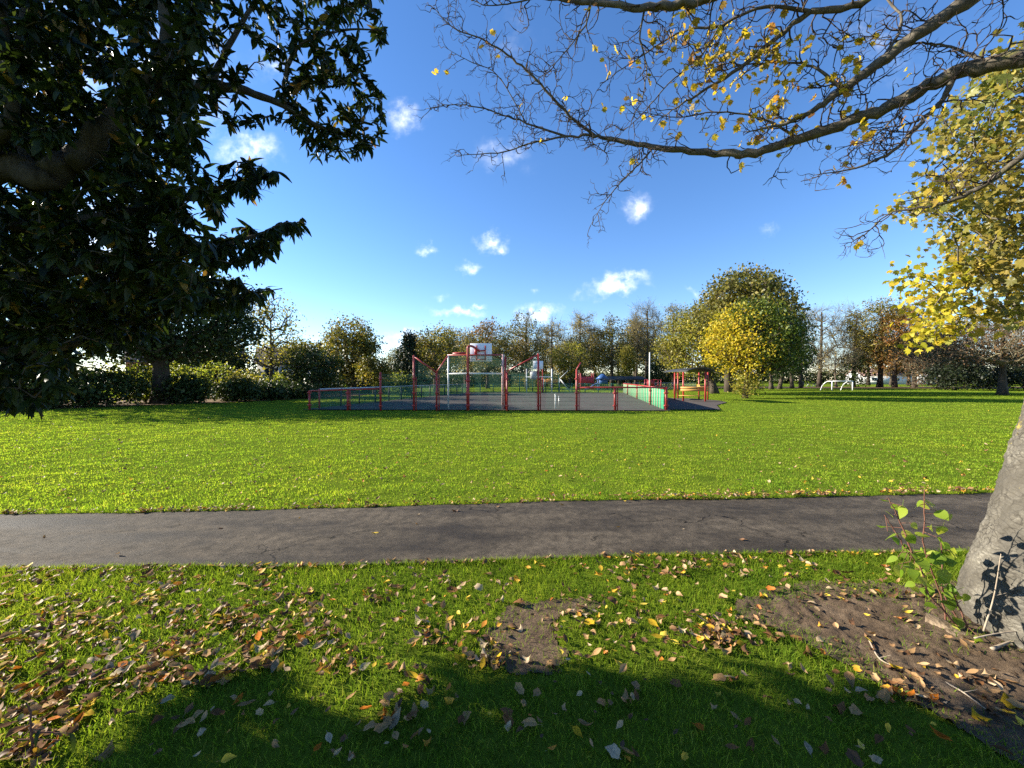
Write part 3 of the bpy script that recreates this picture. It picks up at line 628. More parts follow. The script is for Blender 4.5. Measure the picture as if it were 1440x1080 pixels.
MB().box((0, -.66, 1.35), (1.2, .05, .65)).build('side_panel', M_BLUE, t)
sl = MB(); c = catmull([(-.7, 0, 1.05), (-1.3, 0, .8), (-2.0, 0, .3), (-2.6, 0, .18)], 6)
for k in range(len(c)-1): sl.beam(c[k], c[k+1], .5, .04); sl.beam(c[k]+[0, .27, .07], c[k+1]+[0, .27, .07], .03, .18); sl.beam(c[k]-[0, .27, -.07], c[k+1]-[0, .27, -.07], .03, .18)
sl.build('slide', M_BLUE, t)
x0, y0 = fx(878, 66); t = thing('park_pavilion', 'long low dark roofed open pavilion behind the court', 'pavilion', (x0, y0, 0))
for k in range(5):
    for b in (-1, 1): MB().box((-3.2+k*1.6, b*1.2, 1.0), (.12, .12, 2.0)).build('post', M_DARK, t)
V = [(-3.7, -1.6, 1.55), (3.7, -1.6, 1.55), (3.7, 1.6, 1.55), (-3.7, 1.6, 1.55), (-3.0, 0, 2.25), (3.0, 0, 2.25)]
MB().add(V, [np.array([(0, 3, 2, 1), (0, 1, 5, 4), (2, 3, 4, 5)]), np.array([(1, 2, 5), (3, 0, 4)])]).build('roof', M_ROOFD, t)
x0, y0 = fx(918, 63); t = thing('climbing_gym', 'red climbing frame beyond the green boards', 'play equipment', (x0, y0, 0))
for a in (-1, 0, 1):
    for b in (-.6, .6): MB().tube([(a*1.1, b, 0), (a*1.1, b, 1.7)], .06, 8).build('leg', M_PLRED, t)
MB().box((-.55, -.62, 1.1), (1.0, .05, .9)).build('side_panel', M_PLRED, t); rl_ = MB()
for z in (.7, 1.2, 1.65): rl_.tube([(-1.1, .6, z), (1.1, .6, z)], .035, 6); rl_.tube([(0, -.6, z), (1.1, -.6, z)], .035, 6)
rl_.build('rungs', M_PLRED, t)
x0, y0 = fx(795, 54); t = thing('climbing_steps', 'pale sloping ladder with an orange deck panel behind the far goal', 'play equipment', (x0, y0, 0)); l = MB(); l.beam((-.7, -.3, 1.7), (.6, -.3, .05), .07, .1); l.beam((-.7, .3, 1.7), (.6, .3, .05), .07, .1)
for k in range(7): l.box((-.55+k*.18, 0, 1.55-k*.225), (.06, .6, .05))
l.build('ladder', M_PALE, t); MB().box((-2.0, 0, 1.45), (2.2, .06, .5)).build('side_panel', M_ORANGE, t); MB().box((-1.9, .5, 1.15), (2.4, 1.1, .08)).build('deck', M_DARK, t)
for a in (-3.0, -.8):
    for b in (0, 1.0): MB().box((a, b, .9), (.1, .1, 1.8)).build('leg', M_PALE, t)
MB().tube([(-.8, 0, 1.8), (.35, 0, 2.9)], .05, 8).build('pull_bar', M_PALE, t)
# small white goal out on the far right lawn
x0, y0 = fx(1181, 60); t = thing('mini_goal', 'small white goal frame standing open on the far right lawn', 'goal', (x0, y0, 0)); s = 60/F
for px0 in (-11.0, 18.0):
    MB().tube([(px0*s, 0, 0), (px0*s, 0, 1.42)], .07, 8).build('goal_post', M_WHITE, t)
    MB().tube(catmull([(px0*s, 0, 1.42), (px0*s-.35, .5, 1.36), (px0*s-.72, .9, .8), (px0*s-.9, 1.1, 0)], 5), .06, 8).build('back_stay', M_WHITE, t)
MB().tube([(-11*s, 0, 1.42), (18*s, 0, 1.42)], .07, 8).build('crossbar', M_WHITE, t); MB().box((2.5*s, .95, .78), (1.25, .12, .16), 0, 0, .02).build('ballast', M_DARK, t)
# picnic bench in the shade
x0, y0 = fx(1138, 92); t = thing('picnic_bench', 'dark picnic bench with a bin under the far bare tree', 'bench', (x0, y0, 0))
MB().box((.5, 0, .76), (2.0, .75, .06)).build('table_top', M_DARK, t)
for b in (-.65, .65): MB().box((.5, b, .46), (2.0, .26, .05)).build('seat', M_DARK, t)
for a in (-.2, 1.2): MB().beam((a, -.7, 0), (a, .25, .75), .08, .1).beam((a, .7, 0), (a, -.25, .75), .08, .1).build('leg', M_TIN, t)
t = thing('litter_bin', 'squat dark litter bin beside the picnic bench', 'bin', (x0-1.7, y0, 0)); MB().tube([(0, 0, 0), (0, 0, 1.0)], [.36, .42], 12).build('drum', M_DARK, t); MB().tube([(0, 0, 1.0), (0, 0, 1.25)], [.44, .2], 12).build('lid', M_ROOFD, t)
# ------------------------------------------------------------------ trees
M_BARK = mat_bark('brown_bark', [(.3, (.035, .027, .02)), (.6, (.085, .067, .05)), (.8, (.13, .11, .085))], 5, .25, .6, .03)
M_TWIG = mat_bark('twig_bark', [(.3, (.11, .095, .06)), (.7, (.215, .185, .115))], 5, .3, .3, .01)
L_OLIVE = mat_leaf('olive_leaves', [(0, (.09, .10, .015)), (.5, (.20, .185, .028)), (.85, (.31, .25, .04)), (1, (.40, .25, .04))], .36, patch=[(0, (.05, .055, .012)), (1, (.16, .13, .03))], pscale=.35)
L_DARK = mat_leaf('dark_green_leaves', [(0, (.018, .032, .008)), (.6, (.035, .055, .013)), (1, (.065, .085, .02))], .22)
L_YG = mat_leaf('yellow_green_leaves', [(0, (.14, .16, .02)), (.5, (.25, .24, .035)), (1, (.42, .34, .05))], .4, patch=[(0, (.10, .10, .02)), (1, (.24, .2, .04))], pscale=.4)
L_GOLD = mat_leaf('golden_leaves', [(0, (.22, .22, .02)), (.4, (.40, .33, .025)), (.8, (.55, .42, .03)), (1, (.60, .38, .03))], .4)
L_GRN = mat_leaf('mid_green_leaves', [(0, (.035, .06, .01)), (.5, (.07, .10, .013)), (.85, (.13, .16, .02)), (1, (.27, .24, .03))], .33)
L_RUST = mat_leaf('rust_leaves', [(0, (.14, .06, .02)), (.5, (.30, .13, .035)), (1, (.40, .20, .05))], .35, patch=[(0, (.10, .075, .02)), (1, (.22, .14, .04))], pscale=.3)
L_BROWN = mat_leaf('dry_brown_leaves', [(0, (.05, .03, .016)), (.6, (.14, .08, .04)), (1, (.26, .16, .08))], .25)
L_DRY = mat_leaf('thinning_leaves', [(0, (.22, .18, .06)), (.5, (.34, .27, .08)), (1, (.46, .34, .10))], .45)
L_CON = mat_leaf('conifer_needles', [(0, (.012, .022, .010)), (1, (.03, .045, .018))], .1)
L_SHRUB = mat_leaf('bright_shrub_leaves', [(0, (.10, .15, .02)), (.5, (.20, .24, .03)), (1, (.36, .34, .06))], .45)
DIA = (np.array([(0, 0, 0), (.38, .45, .09), (0, 1, -.05), (-.38, .45, .09)]), [np.array([(0, 1, 2, 3)])])
LNC = (np.array([(0, 0, 0), (.19, .35, .045), (.16, .7, .02), (0, 1, -.09), (-.16, .7, .02), (-.19, .35, .045), (0, .5, -.03)]), [np.array([(0, 1, 2, 6), (6, 2, 3, 4), (0, 6, 4, 5)])])

def rnd_dirs(rng, n):
    v = rng.normal(size=(n, 3)); return v/np.linalg.norm(v, axis=1)[:, None]
def skeleton(trunk, att, rng, bow=.12, jit=.05, pen=.9, start=2, seg=.5):
    """join every crown point to the growing branch work; returns nodes, parents, leaf tips"""
    N = [np.array(p, float) for p in trunk]; par = [i-1 for i in range(len(trunk))]; tips = []
    cen = N[min(start, len(N)-1)]; order = np.argsort(np.linalg.norm(att-cen, axis=1))
    arr = np.zeros((len(att)*14+len(N)+10, 3)); arr[:len(N)] = N; cnt = len(N); pl = np.zeros(len(arr)); ok = np.ones(len(arr), bool); ok[:start] = False
    for i in range(1, cnt): pl[i] = pl[i-1]+np.linalg.norm(arr[i]-arr[i-1])*.15
    for k in order:
        a = att[k]; d = np.linalg.norm(arr[:cnt]-a, axis=1); below = (arr[:cnt, 2]-a[2]+.35*d)/(d+1e-6)
        cost = d*(1+pen*np.clip(below, 0, 1.5))+.28*pl[:cnt]; cost[~ok[:cnt]] = 1e9; j = int(np.argmin(cost)); p0 = arr[j].copy(); L = d[j]
        m = int(min(12, max(1, round(L/seg)))); prev = j; out = a-p0
        for q in range(1, m+1):
            s = q/m; p = p0+out*s; p[2] += bow*L*math.sin(s*math.pi)*(1 if out[2] > -.2*L else .4)
            if q < m: p += rng.normal(0, jit*L/m**.5, 3)
            if cnt >= len(arr): break
            arr[cnt] = p; par.append(prev); pl[cnt] = pl[prev]+np.linalg.norm(p-arr[prev]); prev = cnt; cnt += 1
        tips.append(prev)
    return arr[:cnt], np.array(par), tips
def pipe(par, tips, rt, ex=.5, cap=None):
    n = np.zeros(len(par))
    for t in tips: n[t] += 1
    for i in range(len(par)-1, 0, -1): n[par[i]] += n[i]
    r = rt*np.maximum(n, 1)**ex
    return r if cap is None else np.minimum(r, cap)
def lumps(rng, k=7):
    D = rnd_dirs(rng, k); A = rng.uniform(-.22, .26, k); W = rng.uniform(2.5, 7, k)
    return lambda u: 1+sum(a*np.exp(w*(u @ d-1)) for d, a, w in zip(D, A, W))
def crown_points(rng, n, H, zb, R, shape, hole=.0, fill=.45, sq=1.0):
    lf = lumps(rng, 12); out = []; off = rng.uniform(0, 50, 3)
    while len(out) < n:
        u = rnd_dirs(rng, 1)[0]; rad = (fill+(1-fill)*rng.random()**.6)*lf(u); u = u*rad
        t = (u[2]+1)/2; r = R
        if shape == 'cone': t = rng.random()**1.35; ang = rng.uniform(0, 6.28); rr = R*(1-t)**.85*(.35+.65*rng.random()**.5)*(1+.25*math.sin(t*38)); p = np.array([math.cos(ang)*rr, math.sin(ang)*rr, zb+(H-zb)*t])
        else:
            wz = {'round': 1, 'tall': 1-.35*max(0, t-.35), 'vase': .62+.55*min(t, .8), 'dome': 1.0+.25*(1-t), 'weep': 1.05+.35*(1-t)}[shape]
            p = np.array([u[0]*r*wz, u[1]*r*wz*sq, zb+(H-zb)*(.5+.5*u[2])])
        if p[2] < zb*.85 or p[2] > H*1.02: continue
        s = 2.2/R
        if hole and mnoise.noise(Vector(p*s+off)) < -.42+hole: continue
        out.append(p)
    return np.array(out)
def leaf_cloud(mb, rng, C, K, spread, size, tpl=DIA, droop=.2, mi=0, up=.7, sv=.25):
    n = len(C)*K; c = np.repeat(C, K, 0)+rng.normal(0, 1, (n, 3))*spread*np.array([1, 1, .8]); A = rnd_dirs(rng, n); A[:, 2] -= droop; N = rnd_dirs(rng, n); N[:, 2] += up
    mb.inst(*tpl, c, A, N, size*np.exp(rng.normal(0, sv, n)), mi)
def branch_mesh(mb, N, par, r, tr, n1=6, n2=4):
    i = np.arange(tr, len(N)); p = par[i]; big = r[i] > .04
    for m, n in ((big, n1), (~big, n2)):
        ii = i[m]
        if len(ii): mb.segs(N[par[ii]], N[ii], np.minimum(r[par[ii]], r[ii]*1.25), r[ii], n)
def make_tree(name, label, cat, px, d, ytop, hw, ybot, seed, shape='round', leaf=None, n_att=220, K=26, size=.22, spread=.5, hole=.1, trunk_r=.28, twigs=0, tw_len=.9, bark=None, group=None, lean=0.0, fill=.4, leader=.62, leaf2=None, sides=None, trunk_px=None, K2=0, tw_r=.016, droop=.2, multi=1, jit=.05):
    rng = np.random.default_rng(seed); s = d/F; H = CAMH+(HY-ytop)*s; zb = max(.0, CAMH+(HY-ybot)*s); R = hw*s; x0 = ((trunk_px if trunk_px else px)-CX)*s; cx = (px-CX)*s-x0
    t = thing(name, label, cat, (x0, d, 0), 0, group)
    att = crown_points(rng, n_att, H, zb, R, shape, hole, fill); att[:, 0] += cx*np.clip(att[:, 2]/max(zb+.5, 1), 0, 1)
    top = zb+(H-zb)*leader; zs = np.linspace(0, 1, 9); bend = rng.normal(0, .03*H, 2)
    tr = np.stack([cx*zs**1.5+lean*zs*H*.1+bend[0]*np.sin(zs*2.2), bend[1]*np.sin(zs*2.0), zs*top], 1)
    st = max(1, int(np.searchsorted(tr[:, 2], zb*.75))); st = min(st, 7)
    N, par, tips = skeleton(tr, att, rng, .12, jit, .9, st, max(.35, H*.05)); r = pipe(par, tips, .010+.0012*H, .48, trunk_r*.62)
    rt = trunk_r*np.interp(zs, [0, .06, .2, 1], [1.45, 1.1, .95, .35])
    mb = MB(); mb.tube(tr-np.array([0, 0, .05])*(1-zs)[:, None], rt, 10, wob=.04, rng=rng); mb.build('trunk', bark or M_BARK, t, smooth=True)
    bm = MB(); branch_mesh(bm, N, par, r, len(tr))
    tipP = N[tips]
    if twigs:
        n = len(tipP)*twigs; b = np.repeat(tipP, twigs, 0); base = np.repeat(N[par[tips]], twigs, 0); out = (b-base); out /= np.linalg.norm(out, axis=1)[:, None]+1e-6
        dd = out*.7+rnd_dirs(rng, n)*.75+np.array([0, 0, .35]); dd /= np.linalg.norm(dd, axis=1)[:, None]; st_ = base+(b-base)*rng.random((n, 1)); L = tw_len*rng.uniform(.5, 1.2, (n, 1)); e = st_+dd*L
        bm.segs(st_, e, tw_r, tw_r*.5, 3); d2 = dd+rnd_dirs(rng, n)*.6; bm.segs(st_+dd*L*.5, st_+dd*L*.5+d2*L*.5, tw_r*.7, tw_r*.4, 3); tipP = np.concatenate([tipP, e])
        if K2: cl = MB(); leaf_cloud(cl, rng, e, K2, spread*.5, size, droop=droop); cl.build('crown', leaf, t)
    bm.build('branches', (bark or M_BARK) if not twigs else M_TWIG, t)
    if K:
        C = N[tips]
        if leaf2 is not None:
            m = sides(C/np.array([R, R, H]), rng); a, b = MB(), MB(); leaf_cloud(a, rng, C[m], K, spread, size, droop=droop); leaf_cloud(b, rng, C[~m], K, spread, size, droop=droop); a.build('crown', leaf, t); tag(b.build('crown', leaf2, t), 'greener side of the crown')
        else:
            a = MB(); leaf_cloud(a, rng, C, K, spread, size, droop=droop); a.build('crown', leaf, t)
    return t
def make_shrub(name, label, px, d, ytop, hw, seed, leaf, n_att=90, K=26, size=.16, spread=.28, group=None, fill=.5, cat='shrub', sq=1.0, tpl=DIA):
    rng = np.random.default_rng(seed); s = d/F; H = CAMH+(HY-ytop)*s; R = hw*s; t = thing(name, label, cat, ((px-CX)*s, d, 0), 0, group)
    att = crown_points(rng, n_att, H, .12, R, 'dome', .06, fill, sq); tr = [(0, 0, -.03), (0, 0, .12), (.05, .02, H*.25), (.02, .06, H*.45)]
    N, par, tips = skeleton(tr, att, rng, .05, .06, .6, 1, max(.2, H*.12)); r = pipe(par, tips, .008, .42, .06); b = MB(); branch_mesh(b, N, par, r, 1, 5, 3); b.build('stems', M_BARK, t)
    a = MB(); leaf_cloud(a, rng, N[tips], K, spread, size, tpl); a.build('foliage', leaf, t); return t
GT = 'trees round the park'
L_HOLLY = mat_leaf('near_black_holly_leaves', [(0, (.006, .010, .004)), (.7, (.014, .022, .008)), (1, (.03, .04, .012))], .08)
L_BIG = mat_leaf('dark_olive_leaves', [(0, (.04, .05, .012)), (.5, (.09, .10, .02)), (.9, (.17, .155, .03)), (1, (.24, .19, .035))], .3, patch=[(0, (.08, .075, .014)), (1, (.22, .18, .035))], pscale=.25)
make_tree('broadleaf_tree', 'dark tree at the far left behind the hanging leaves', 'tree', 60, 25, 330, 120.0, 505, 160, 'dome', L_DARK, 300, 30, .22, .55, .06, .45, group=GT)
# left boundary
make_tree('broadleaf_tree', 'big dark spreading tree with a thick black trunk by the left hedge', 'tree', 235, 27, 380, 106, 508, 101, 'dome', L_DARK, 560, 40, .22, .55, .0, .55, trunk_px=229, group=GT)
make_tree('young_tree', 'pale yellow-green thin tree in front of the grey roofed house', 'tree', 382, 36, 412, 46, 520, 102, 'tall', L_YG, 240, 13, .17, .42, .30, .16, group=GT, fill=.3, jit=.07)
make_tree('dark_tree', 'dense rounded dark green tree at the back left corner of the court', 'tree', 440, 37, 490, 36.0, 548, 103, 'round', L_DARK, 200, 30, .2, .42, .05, .2, group=GT)
make_tree('oak_tree', 'dark olive tree standing clear above the rounded bushes', 'tree', 497, 46, 452, 37.0, 535, 104, 'round', L_OLIVE, 340, 34, .23, .45, .12, .3, group=GT)
make_tree('small_tree', 'low olive brown tree just right of the clear-standing oak', 'tree', 526, 42, 500, 20.0, 545, 105, 'round', L_OLIVE, 110, 26, .2, .35, .12, .16, group=GT)
make_tree('conifer_tree', 'dark layered conifer left of the near hoop', 'tree', 575, 52, 470, 25.0, 540, 106, 'cone', L_CON, 300, 26, .24, .35, .1, .24, group=GT, leader=.95, droop=.5)
make_tree('broadleaf_tree', 'olive tree just right of the dark conifer', 'tree', 613, 55, 459, 35.4, 530, 107, 'round', L_OLIVE, 260, 22, .24, .5, .16, .3, group=GT)
make_tree('broadleaf_tree', 'orange topped olive tree behind the near backboard', 'tree', 686, 72, 451, 36.6, 525, 108, 'tall', L_OLIVE, 300, 18, .27, .6, .2, .34, twigs=3, tw_len=1.2, group=GT, leaf2=L_RUST, sides=lambda u, r: ~((u[:, 2] > .72) & (u[:, 0] < .35)))
make_tree('broadleaf_tree', 'thin light olive tree at the edge of the tree row behind the near hoop', 'tree', 655, 74, 462, 17.7, 525, 109, 'tall', L_DRY, 140, 8, .26, .6, .25, .24, twigs=6, tw_len=1.4, group=GT)
make_tree('tall_tree', 'tall narrow olive tree rising over the far backboard', 'tree', 741, 76, 443, 30.7, 522, 110, 'tall', L_OLIVE, 280, 16, .27, .6, .25, .34, twigs=4, tw_len=1.3, group=GT, leader=.85)
make_tree('bare_tree', 'nearly bare grey tree between the far backboard and the gold tree', 'tree', 776, 80, 452, 22.4, 520, 111, 'tall', L_DRY, 160, 9, .24, .7, .2, .3, twigs=7, tw_len=1.8, group=GT, leader=.85)
make_tree('broadleaf_tree', 'small golden olive tree low in front of the bare row', 'tree', 800, 70, 484, 23.6, 528, 112, 'round', L_YG, 170, 24, .24, .5, .14, .22, group=GT)
make_tree('bare_tree', 'tall half-bare tree right of the small golden tree', 'tree', 818, 82, 438, 27.1, 520, 113, 'tall', L_DRY, 200, 11, .25, .7, .2, .32, twigs=7, tw_len=1.9, group=GT, leader=.88)
make_tree('broadleaf_tree', 'dense dark green tree in the middle of the far bare row', 'tree', 860, 80, 446, 29.5, 530, 114, 'tall', L_OLIVE, 280, 14, .28, .6, .22, .36, twigs=4, group=GT, leader=.8)
make_tree('ivy_tree', 'narrow gold-green ivy clad tree among the tall bare ones', 'tree', 882, 72, 483, 11.2, 536, 115, 'tall', L_YG, 120, 30, .22, .4, .05, .2, group=GT)
make_tree('bare_tree', 'tallest bare tree in the far row, above the pavilion roof', 'tree', 908, 82, 427, 26.0, 515, 116, 'tall', L_DRY, 200, 6, .24, .8, .15, .34, twigs=8, tw_len=2.1, group=GT, leader=.92)
make_tree('bare_tree', 'slim bare tree directly left of the tallest bare tree', 'tree', 893, 84, 446, 15.3, 515, 117, 'tall', L_DRY, 110, 6, .24, .7, .15, .26, twigs=7, tw_len=1.8, group=GT, leader=.92)
make_tree('broadleaf_tree', 'half-leafed olive tree behind the big drooping lime', 'tree', 947, 84, 429, 28.3, 520, 118, 'tall', L_OLIVE, 240, 11, .28, .65, .25, .34, twigs=6, tw_len=1.5, group=GT, leader=.85)
make_shrub('holly_bush', 'dark evergreen bush beside the white pole', 930, 76, 508, 17, 119, L_DARK, 120, 30, .26, .5, GT)
# the big trees at right
make_tree('lime_tree', 'yellow-green drooping tree overhanging the red shelter', 'tree', 982, 46, 432, 41, 530, 120, 'weep', L_YG, 480, 26, .21, .5, .06, .4, group=GT, trunk_px=1005, droop=.5)
make_tree('broadleaf_tree', 'tallest dark olive tree with a broad dome behind the yellow maple', 'tree', 1044, 52, 386, 54, 522, 121, 'dome', L_BIG, 900, 34, .30, .62, .0, .5, group=GT, trunk_px=1026)
make_tree('field_maple', 'bushy golden maple with a green right side on the open lawn', 'tree', 1061, 34.5, 424, 57, 528, 122, 'dome', L_GOLD, 560, 30, .19, .42, .04, .2, group=GT, trunk_px=1048, leaf2=L_GRN, sides=lambda u, r: (u[:, 0]+.45*(u[:, 2]-.6)+r.normal(0, .30, len(u))) < -.10, fill=.5)
make_shrub('sucker_bush', 'scruffy yellow-green bush at the foot of the golden maple', 1051, 34.2, 525, 16, 123, L_YG, 70, 16, .16, .28, GT)
for k, (px, d, hgt) in enumerate([(1018, 62, 3), (1081, 66, 3), (1092, 68, 3), (1110, 72, 3.4)]):
    lab = ['grey trunked tree in the shade between shelter and maple', 'shaded tree with a slim trunk right of the maple foot', 'shaded tree with a straight dark trunk near the maple', 'dark tree whose trunk stands furthest out from the maple'][k]
    make_tree('shaded_tree', lab, 'tree', px+4, d, 488-6*k % 14, 24, 528, 130+k, 'round', L_DARK, 130, 20, .28, .6, .12, .32, group=GT)
make_tree('pine_tree', 'dark thin-topped tree at the right shoulder of the big dome', 'tree', 1126, 74, 444, 18.9, 528, 124, 'tall', L_CON, 180, 14, .28, .55, .25, .28, group=GT, leader=.9)
make_tree('bare_tree', 'broad bare tree standing over the picnic bench', 'tree', 1152, 88, 426, 33.0, 520, 125, 'vase', L_DRY, 220, 3, .24, .7, .1, .42, twigs=8, tw_len=2.3, group=GT, leader=.85)
make_tree('bare_tree', 'small bare tree between the picnic bench and the mini goal', 'tree', 1176, 84, 488, 21.2, 525, 126, 'round', L_DRY, 120, 2, .24, .6, .1, .22, twigs=7, tw_len=1.6, group=GT)
make_tree('bare_tree', 'bare tree with dark ivy around its stem behind the mini goal', 'tree', 1203, 86, 432, 27.1, 520, 127, 'vase', L_DRY, 190, 5, .24, .7, .12, .36, twigs=7, tw_len=2.2, group=GT, leader=.85, trunk_px=1200)
make_shrub('ivy_bush', 'rounded dark bush against the bare tree behind the mini goal', 1200, 84, 494, 17, 128, L_DARK, 120, 30, .28, .55, GT)
make_tree('broadleaf_tree', 'tall olive green tree left of the rusty beech', 'tree', 1237, 84, 420, 42.5, 515, 129, 'round', L_OLIVE, 420, 26, .28, .65, .26, .46, twigs=2, group=GT, leader=.75)
make_tree('beech_tree', 'rust brown tree between olive tree and dark hollies', 'tree', 1268, 80, 428, 35.4, 522, 140, 'tall', L_RUST, 360, 32, .27, .65, .12, .4, group=GT, trunk_px=1258)
make_tree('dark_tree', 'dark brown-green tree just right of the rusty beech', 'tree', 1294, 78, 462, 30.7, 530, 141, 'round', L_DARK, 240, 28, .28, .6, .05, .4, group=GT, trunk_px=1286)
make_tree('hawthorn_tree', 'low dark twiggy tree at the end of the far hollies', 'tree', 1322, 70, 470, 35.4, 545, 142, 'dome', L_BROWN, 240, 16, .26, .55, .05, .3, twigs=6, tw_len=1.4, group=GT)
make_tree('weeping_tree', 'wide brown weeping tree with drooping twigs in front of dark hollies', 'tree', 1410, 42, 447, 82.0, 512, 143, 'weep', L_BROWN, 560, 26, .17, .5, .1, .34, twigs=5, tw_len=1.3, group=GT, tw_r=.016, droop=.6)
for k, (px, hw, yt) in enumerate([(1345, 26, 500), (1392, 30, 497), (1440, 30, 500), (1490, 34, 496)]):
    make_shrub('holly_bush', ['leftmost', 'second', 'third', 'rightmost'][k]+' of the four near-black hollies below the weeping tree', px, 60, yt, hw, 150+k, L_HOLLY, 170, 34, .24, .45, 'dark hollies at the right')
# left hedge line: individual shrubs, dark clipped ones in front, loose bright ones behind
for k, (px, d, yt, hw, lf, lab) in enumerate([(-60, 21, 528, 70, L_DARK, 'near-black bush at the far left end of the hedge'), (60, 22.5, 533, 60, L_DARK, 'dark bush hidden behind hanging leaves at far left'), (150, 24, 512, 44, L_DARK, 'dark bush left of the thick black trunk'),
    (262, 27.0, 532, 21, L_DARK, 'rounded dark bush just right of the thick black trunk'), (334, 29.5, 536, 20, L_DARK, 'rounded dark bush under the thin yellow-green tree'), (378, 31.5, 540, 22, L_DARK, 'dark low bush right of the thin yellow-green tree'), (418, 34, 541, 22, L_DARK, 'last dark low bush before the court corner'),
    (205, 27.5, 515, 26, L_SHRUB, 'bright green loose shrub left of the thick black trunk'), (246, 36, 508, 20, L_SHRUB, 'pale tall shrub lit behind the thick black trunk'), (300, 35, 512, 32, L_SHRUB, 'yellow sunlit shrub between two rounded dark bushes'), (350, 34, 524, 26, L_YG, 'loose olive shrub below the grey roof'), (398, 37, 526, 24, L_SHRUB, 'leafy light shrub right of the grey roofed house'),
    (108, 26, 478, 56, L_SHRUB, 'bright shrub glimpsed through the dark hanging leaves'), (10, 24, 512, 44, L_YG, 'yellowish shrub at the far left behind dark leaves'), (567, 50, 524, 22, L_SHRUB, 'light green bush at the foot of the conifer'), (462, 44, 525, 26, L_DARK, 'dark bush behind the left court fence'), (520, 52, 532, 30, L_DARK, 'low dark hedge bush right of the oak'), (480, 60, 520, 40, L_DARK, 'dark thicket far behind the oak')]):
    make_shrub('hedge_shrub', lab, px, d, yt, hw, 200+k, lf, 120, 30 if lf is L_DARK else 18, .17, .3, 'shrubs along the left boundary', sq=.8)
# dark screening trees and thickets in front of the houses
for k, (px, d, yt, hw, yb) in enumerate([(300, 43, 474, 40, 528), (425, 52, 478, 26, 535)]):
    make_tree('screen_tree', ['dark screening tree behind the yellow sunlit shrub', 'olive screening tree behind the dark rounded one'][k], 'tree', px, d, yt, hw, yb, 261+k*2, 'dome', L_DARK if k < 1 else L_OLIVE, 240, 32, .26, .55, .02, .3, group=GT)
# fuller woodland belt standing further back
pr = []
for k, (lf, K, twg) in enumerate([(L_OLIVE, 22, 2), (L_DRY, 16, 4), (L_RUST, 18, 2), (L_DARK, 26, 0)]):
    pr.append(make_tree('belt_tree', 'olive', 'tree', 700+40*k, 105, 468, 20, 528, 280+k, 'round' if k % 2 else 'tall', lf, 200, K, .34, .75, .08, .35, twigs=twg, tw_len=1.8, group='woodland belt behind the far row', leader=.75))
LB_ = ['olive tree standing at the back of the woodland belt', 'pale half-bare tree standing at the back of the woodland belt', 'rust coloured tree standing at the back of the woodland belt', 'dark green tree standing at the back of the woodland belt']
for k in range(4): pr[k]['label'] = LB_[k]
rng = np.random.default_rng(64); seq = [0, 2, 1, 0, 3, 1, 0, 2, 0, 1, 3, 0, 1, 0, 3, 1, 0, 2, 1, 0, 3, 1, 2, 0, 1, 3]
for k, px in enumerate(list(range(556, 960, 26))+list(range(1222, 1345, 28))):
    d = rng.uniform(98, 116); q = seq[k % 26]; o = pr[q] if pr[q].get('used') is None else copy_tree(pr[q]); o['used'] = 1
    o.location = ((px+rng.uniform(-5, 5)-CX)/F*d, d, 0); s = rng.uniform(.75, 1.12); o.scale = (s*1.15, s*1.15, s*rng.uniform(.9, 1.1)); o.rotation_euler.z = rng.uniform(0, 6.28); o['label'] = LB_[q]
# low growth behind the far rows
for k, (px, d, yt, hw, lf) in enumerate([(640, 92, 525, 34, L_DARK), (700, 96, 527, 36, L_DARK), (760, 94, 526, 34, L_OLIVE), (820, 98, 529, 30, L_DARK), (600, 80, 526, 30, L_DARK)]):
    make_shrub('far_bush', ['dark bush below the orange topped tree', 'dark bush behind the near goal crossbar', 'olive bush low behind the far backboard', 'dark bush low behind the red play tower', 'dark bush low behind the near left screen'][k], px, d, yt, hw, 240+k, lf, 110, 26, .32, .6, 'bushes below the far trees')
# far-off hedge that reads as one mass
rng = np.random.default_rng(77); hb = MB(); n = 9000; u = rng.random(n); x = -190+u*520; y = 150+18*np.sin(x*.02)+rng.normal(0, 1.5, n); h = 2.4+2.6*fbm(x*.08, x*0, 8)+1.2*fbm(x*.5, x*0, 9); z = h*rng.random(n)**.7
leaf_cloud(hb, rng, np.stack([x, y, z], 1), 7, .7, .75); tag(hb.build('far_hedge', mat_leaf('far_hedge_leaves', [(0, (.04, .06, .02)), (.6, (.09, .11, .03)), (1, (.17, .16, .05))], .3, patch=[(0, (.02, .035, .012)), (1, (.06, .07, .02))], pscale=.06)), 'distant low hedge and scrub beyond the far lawn', 'hedge', kind='stuff')
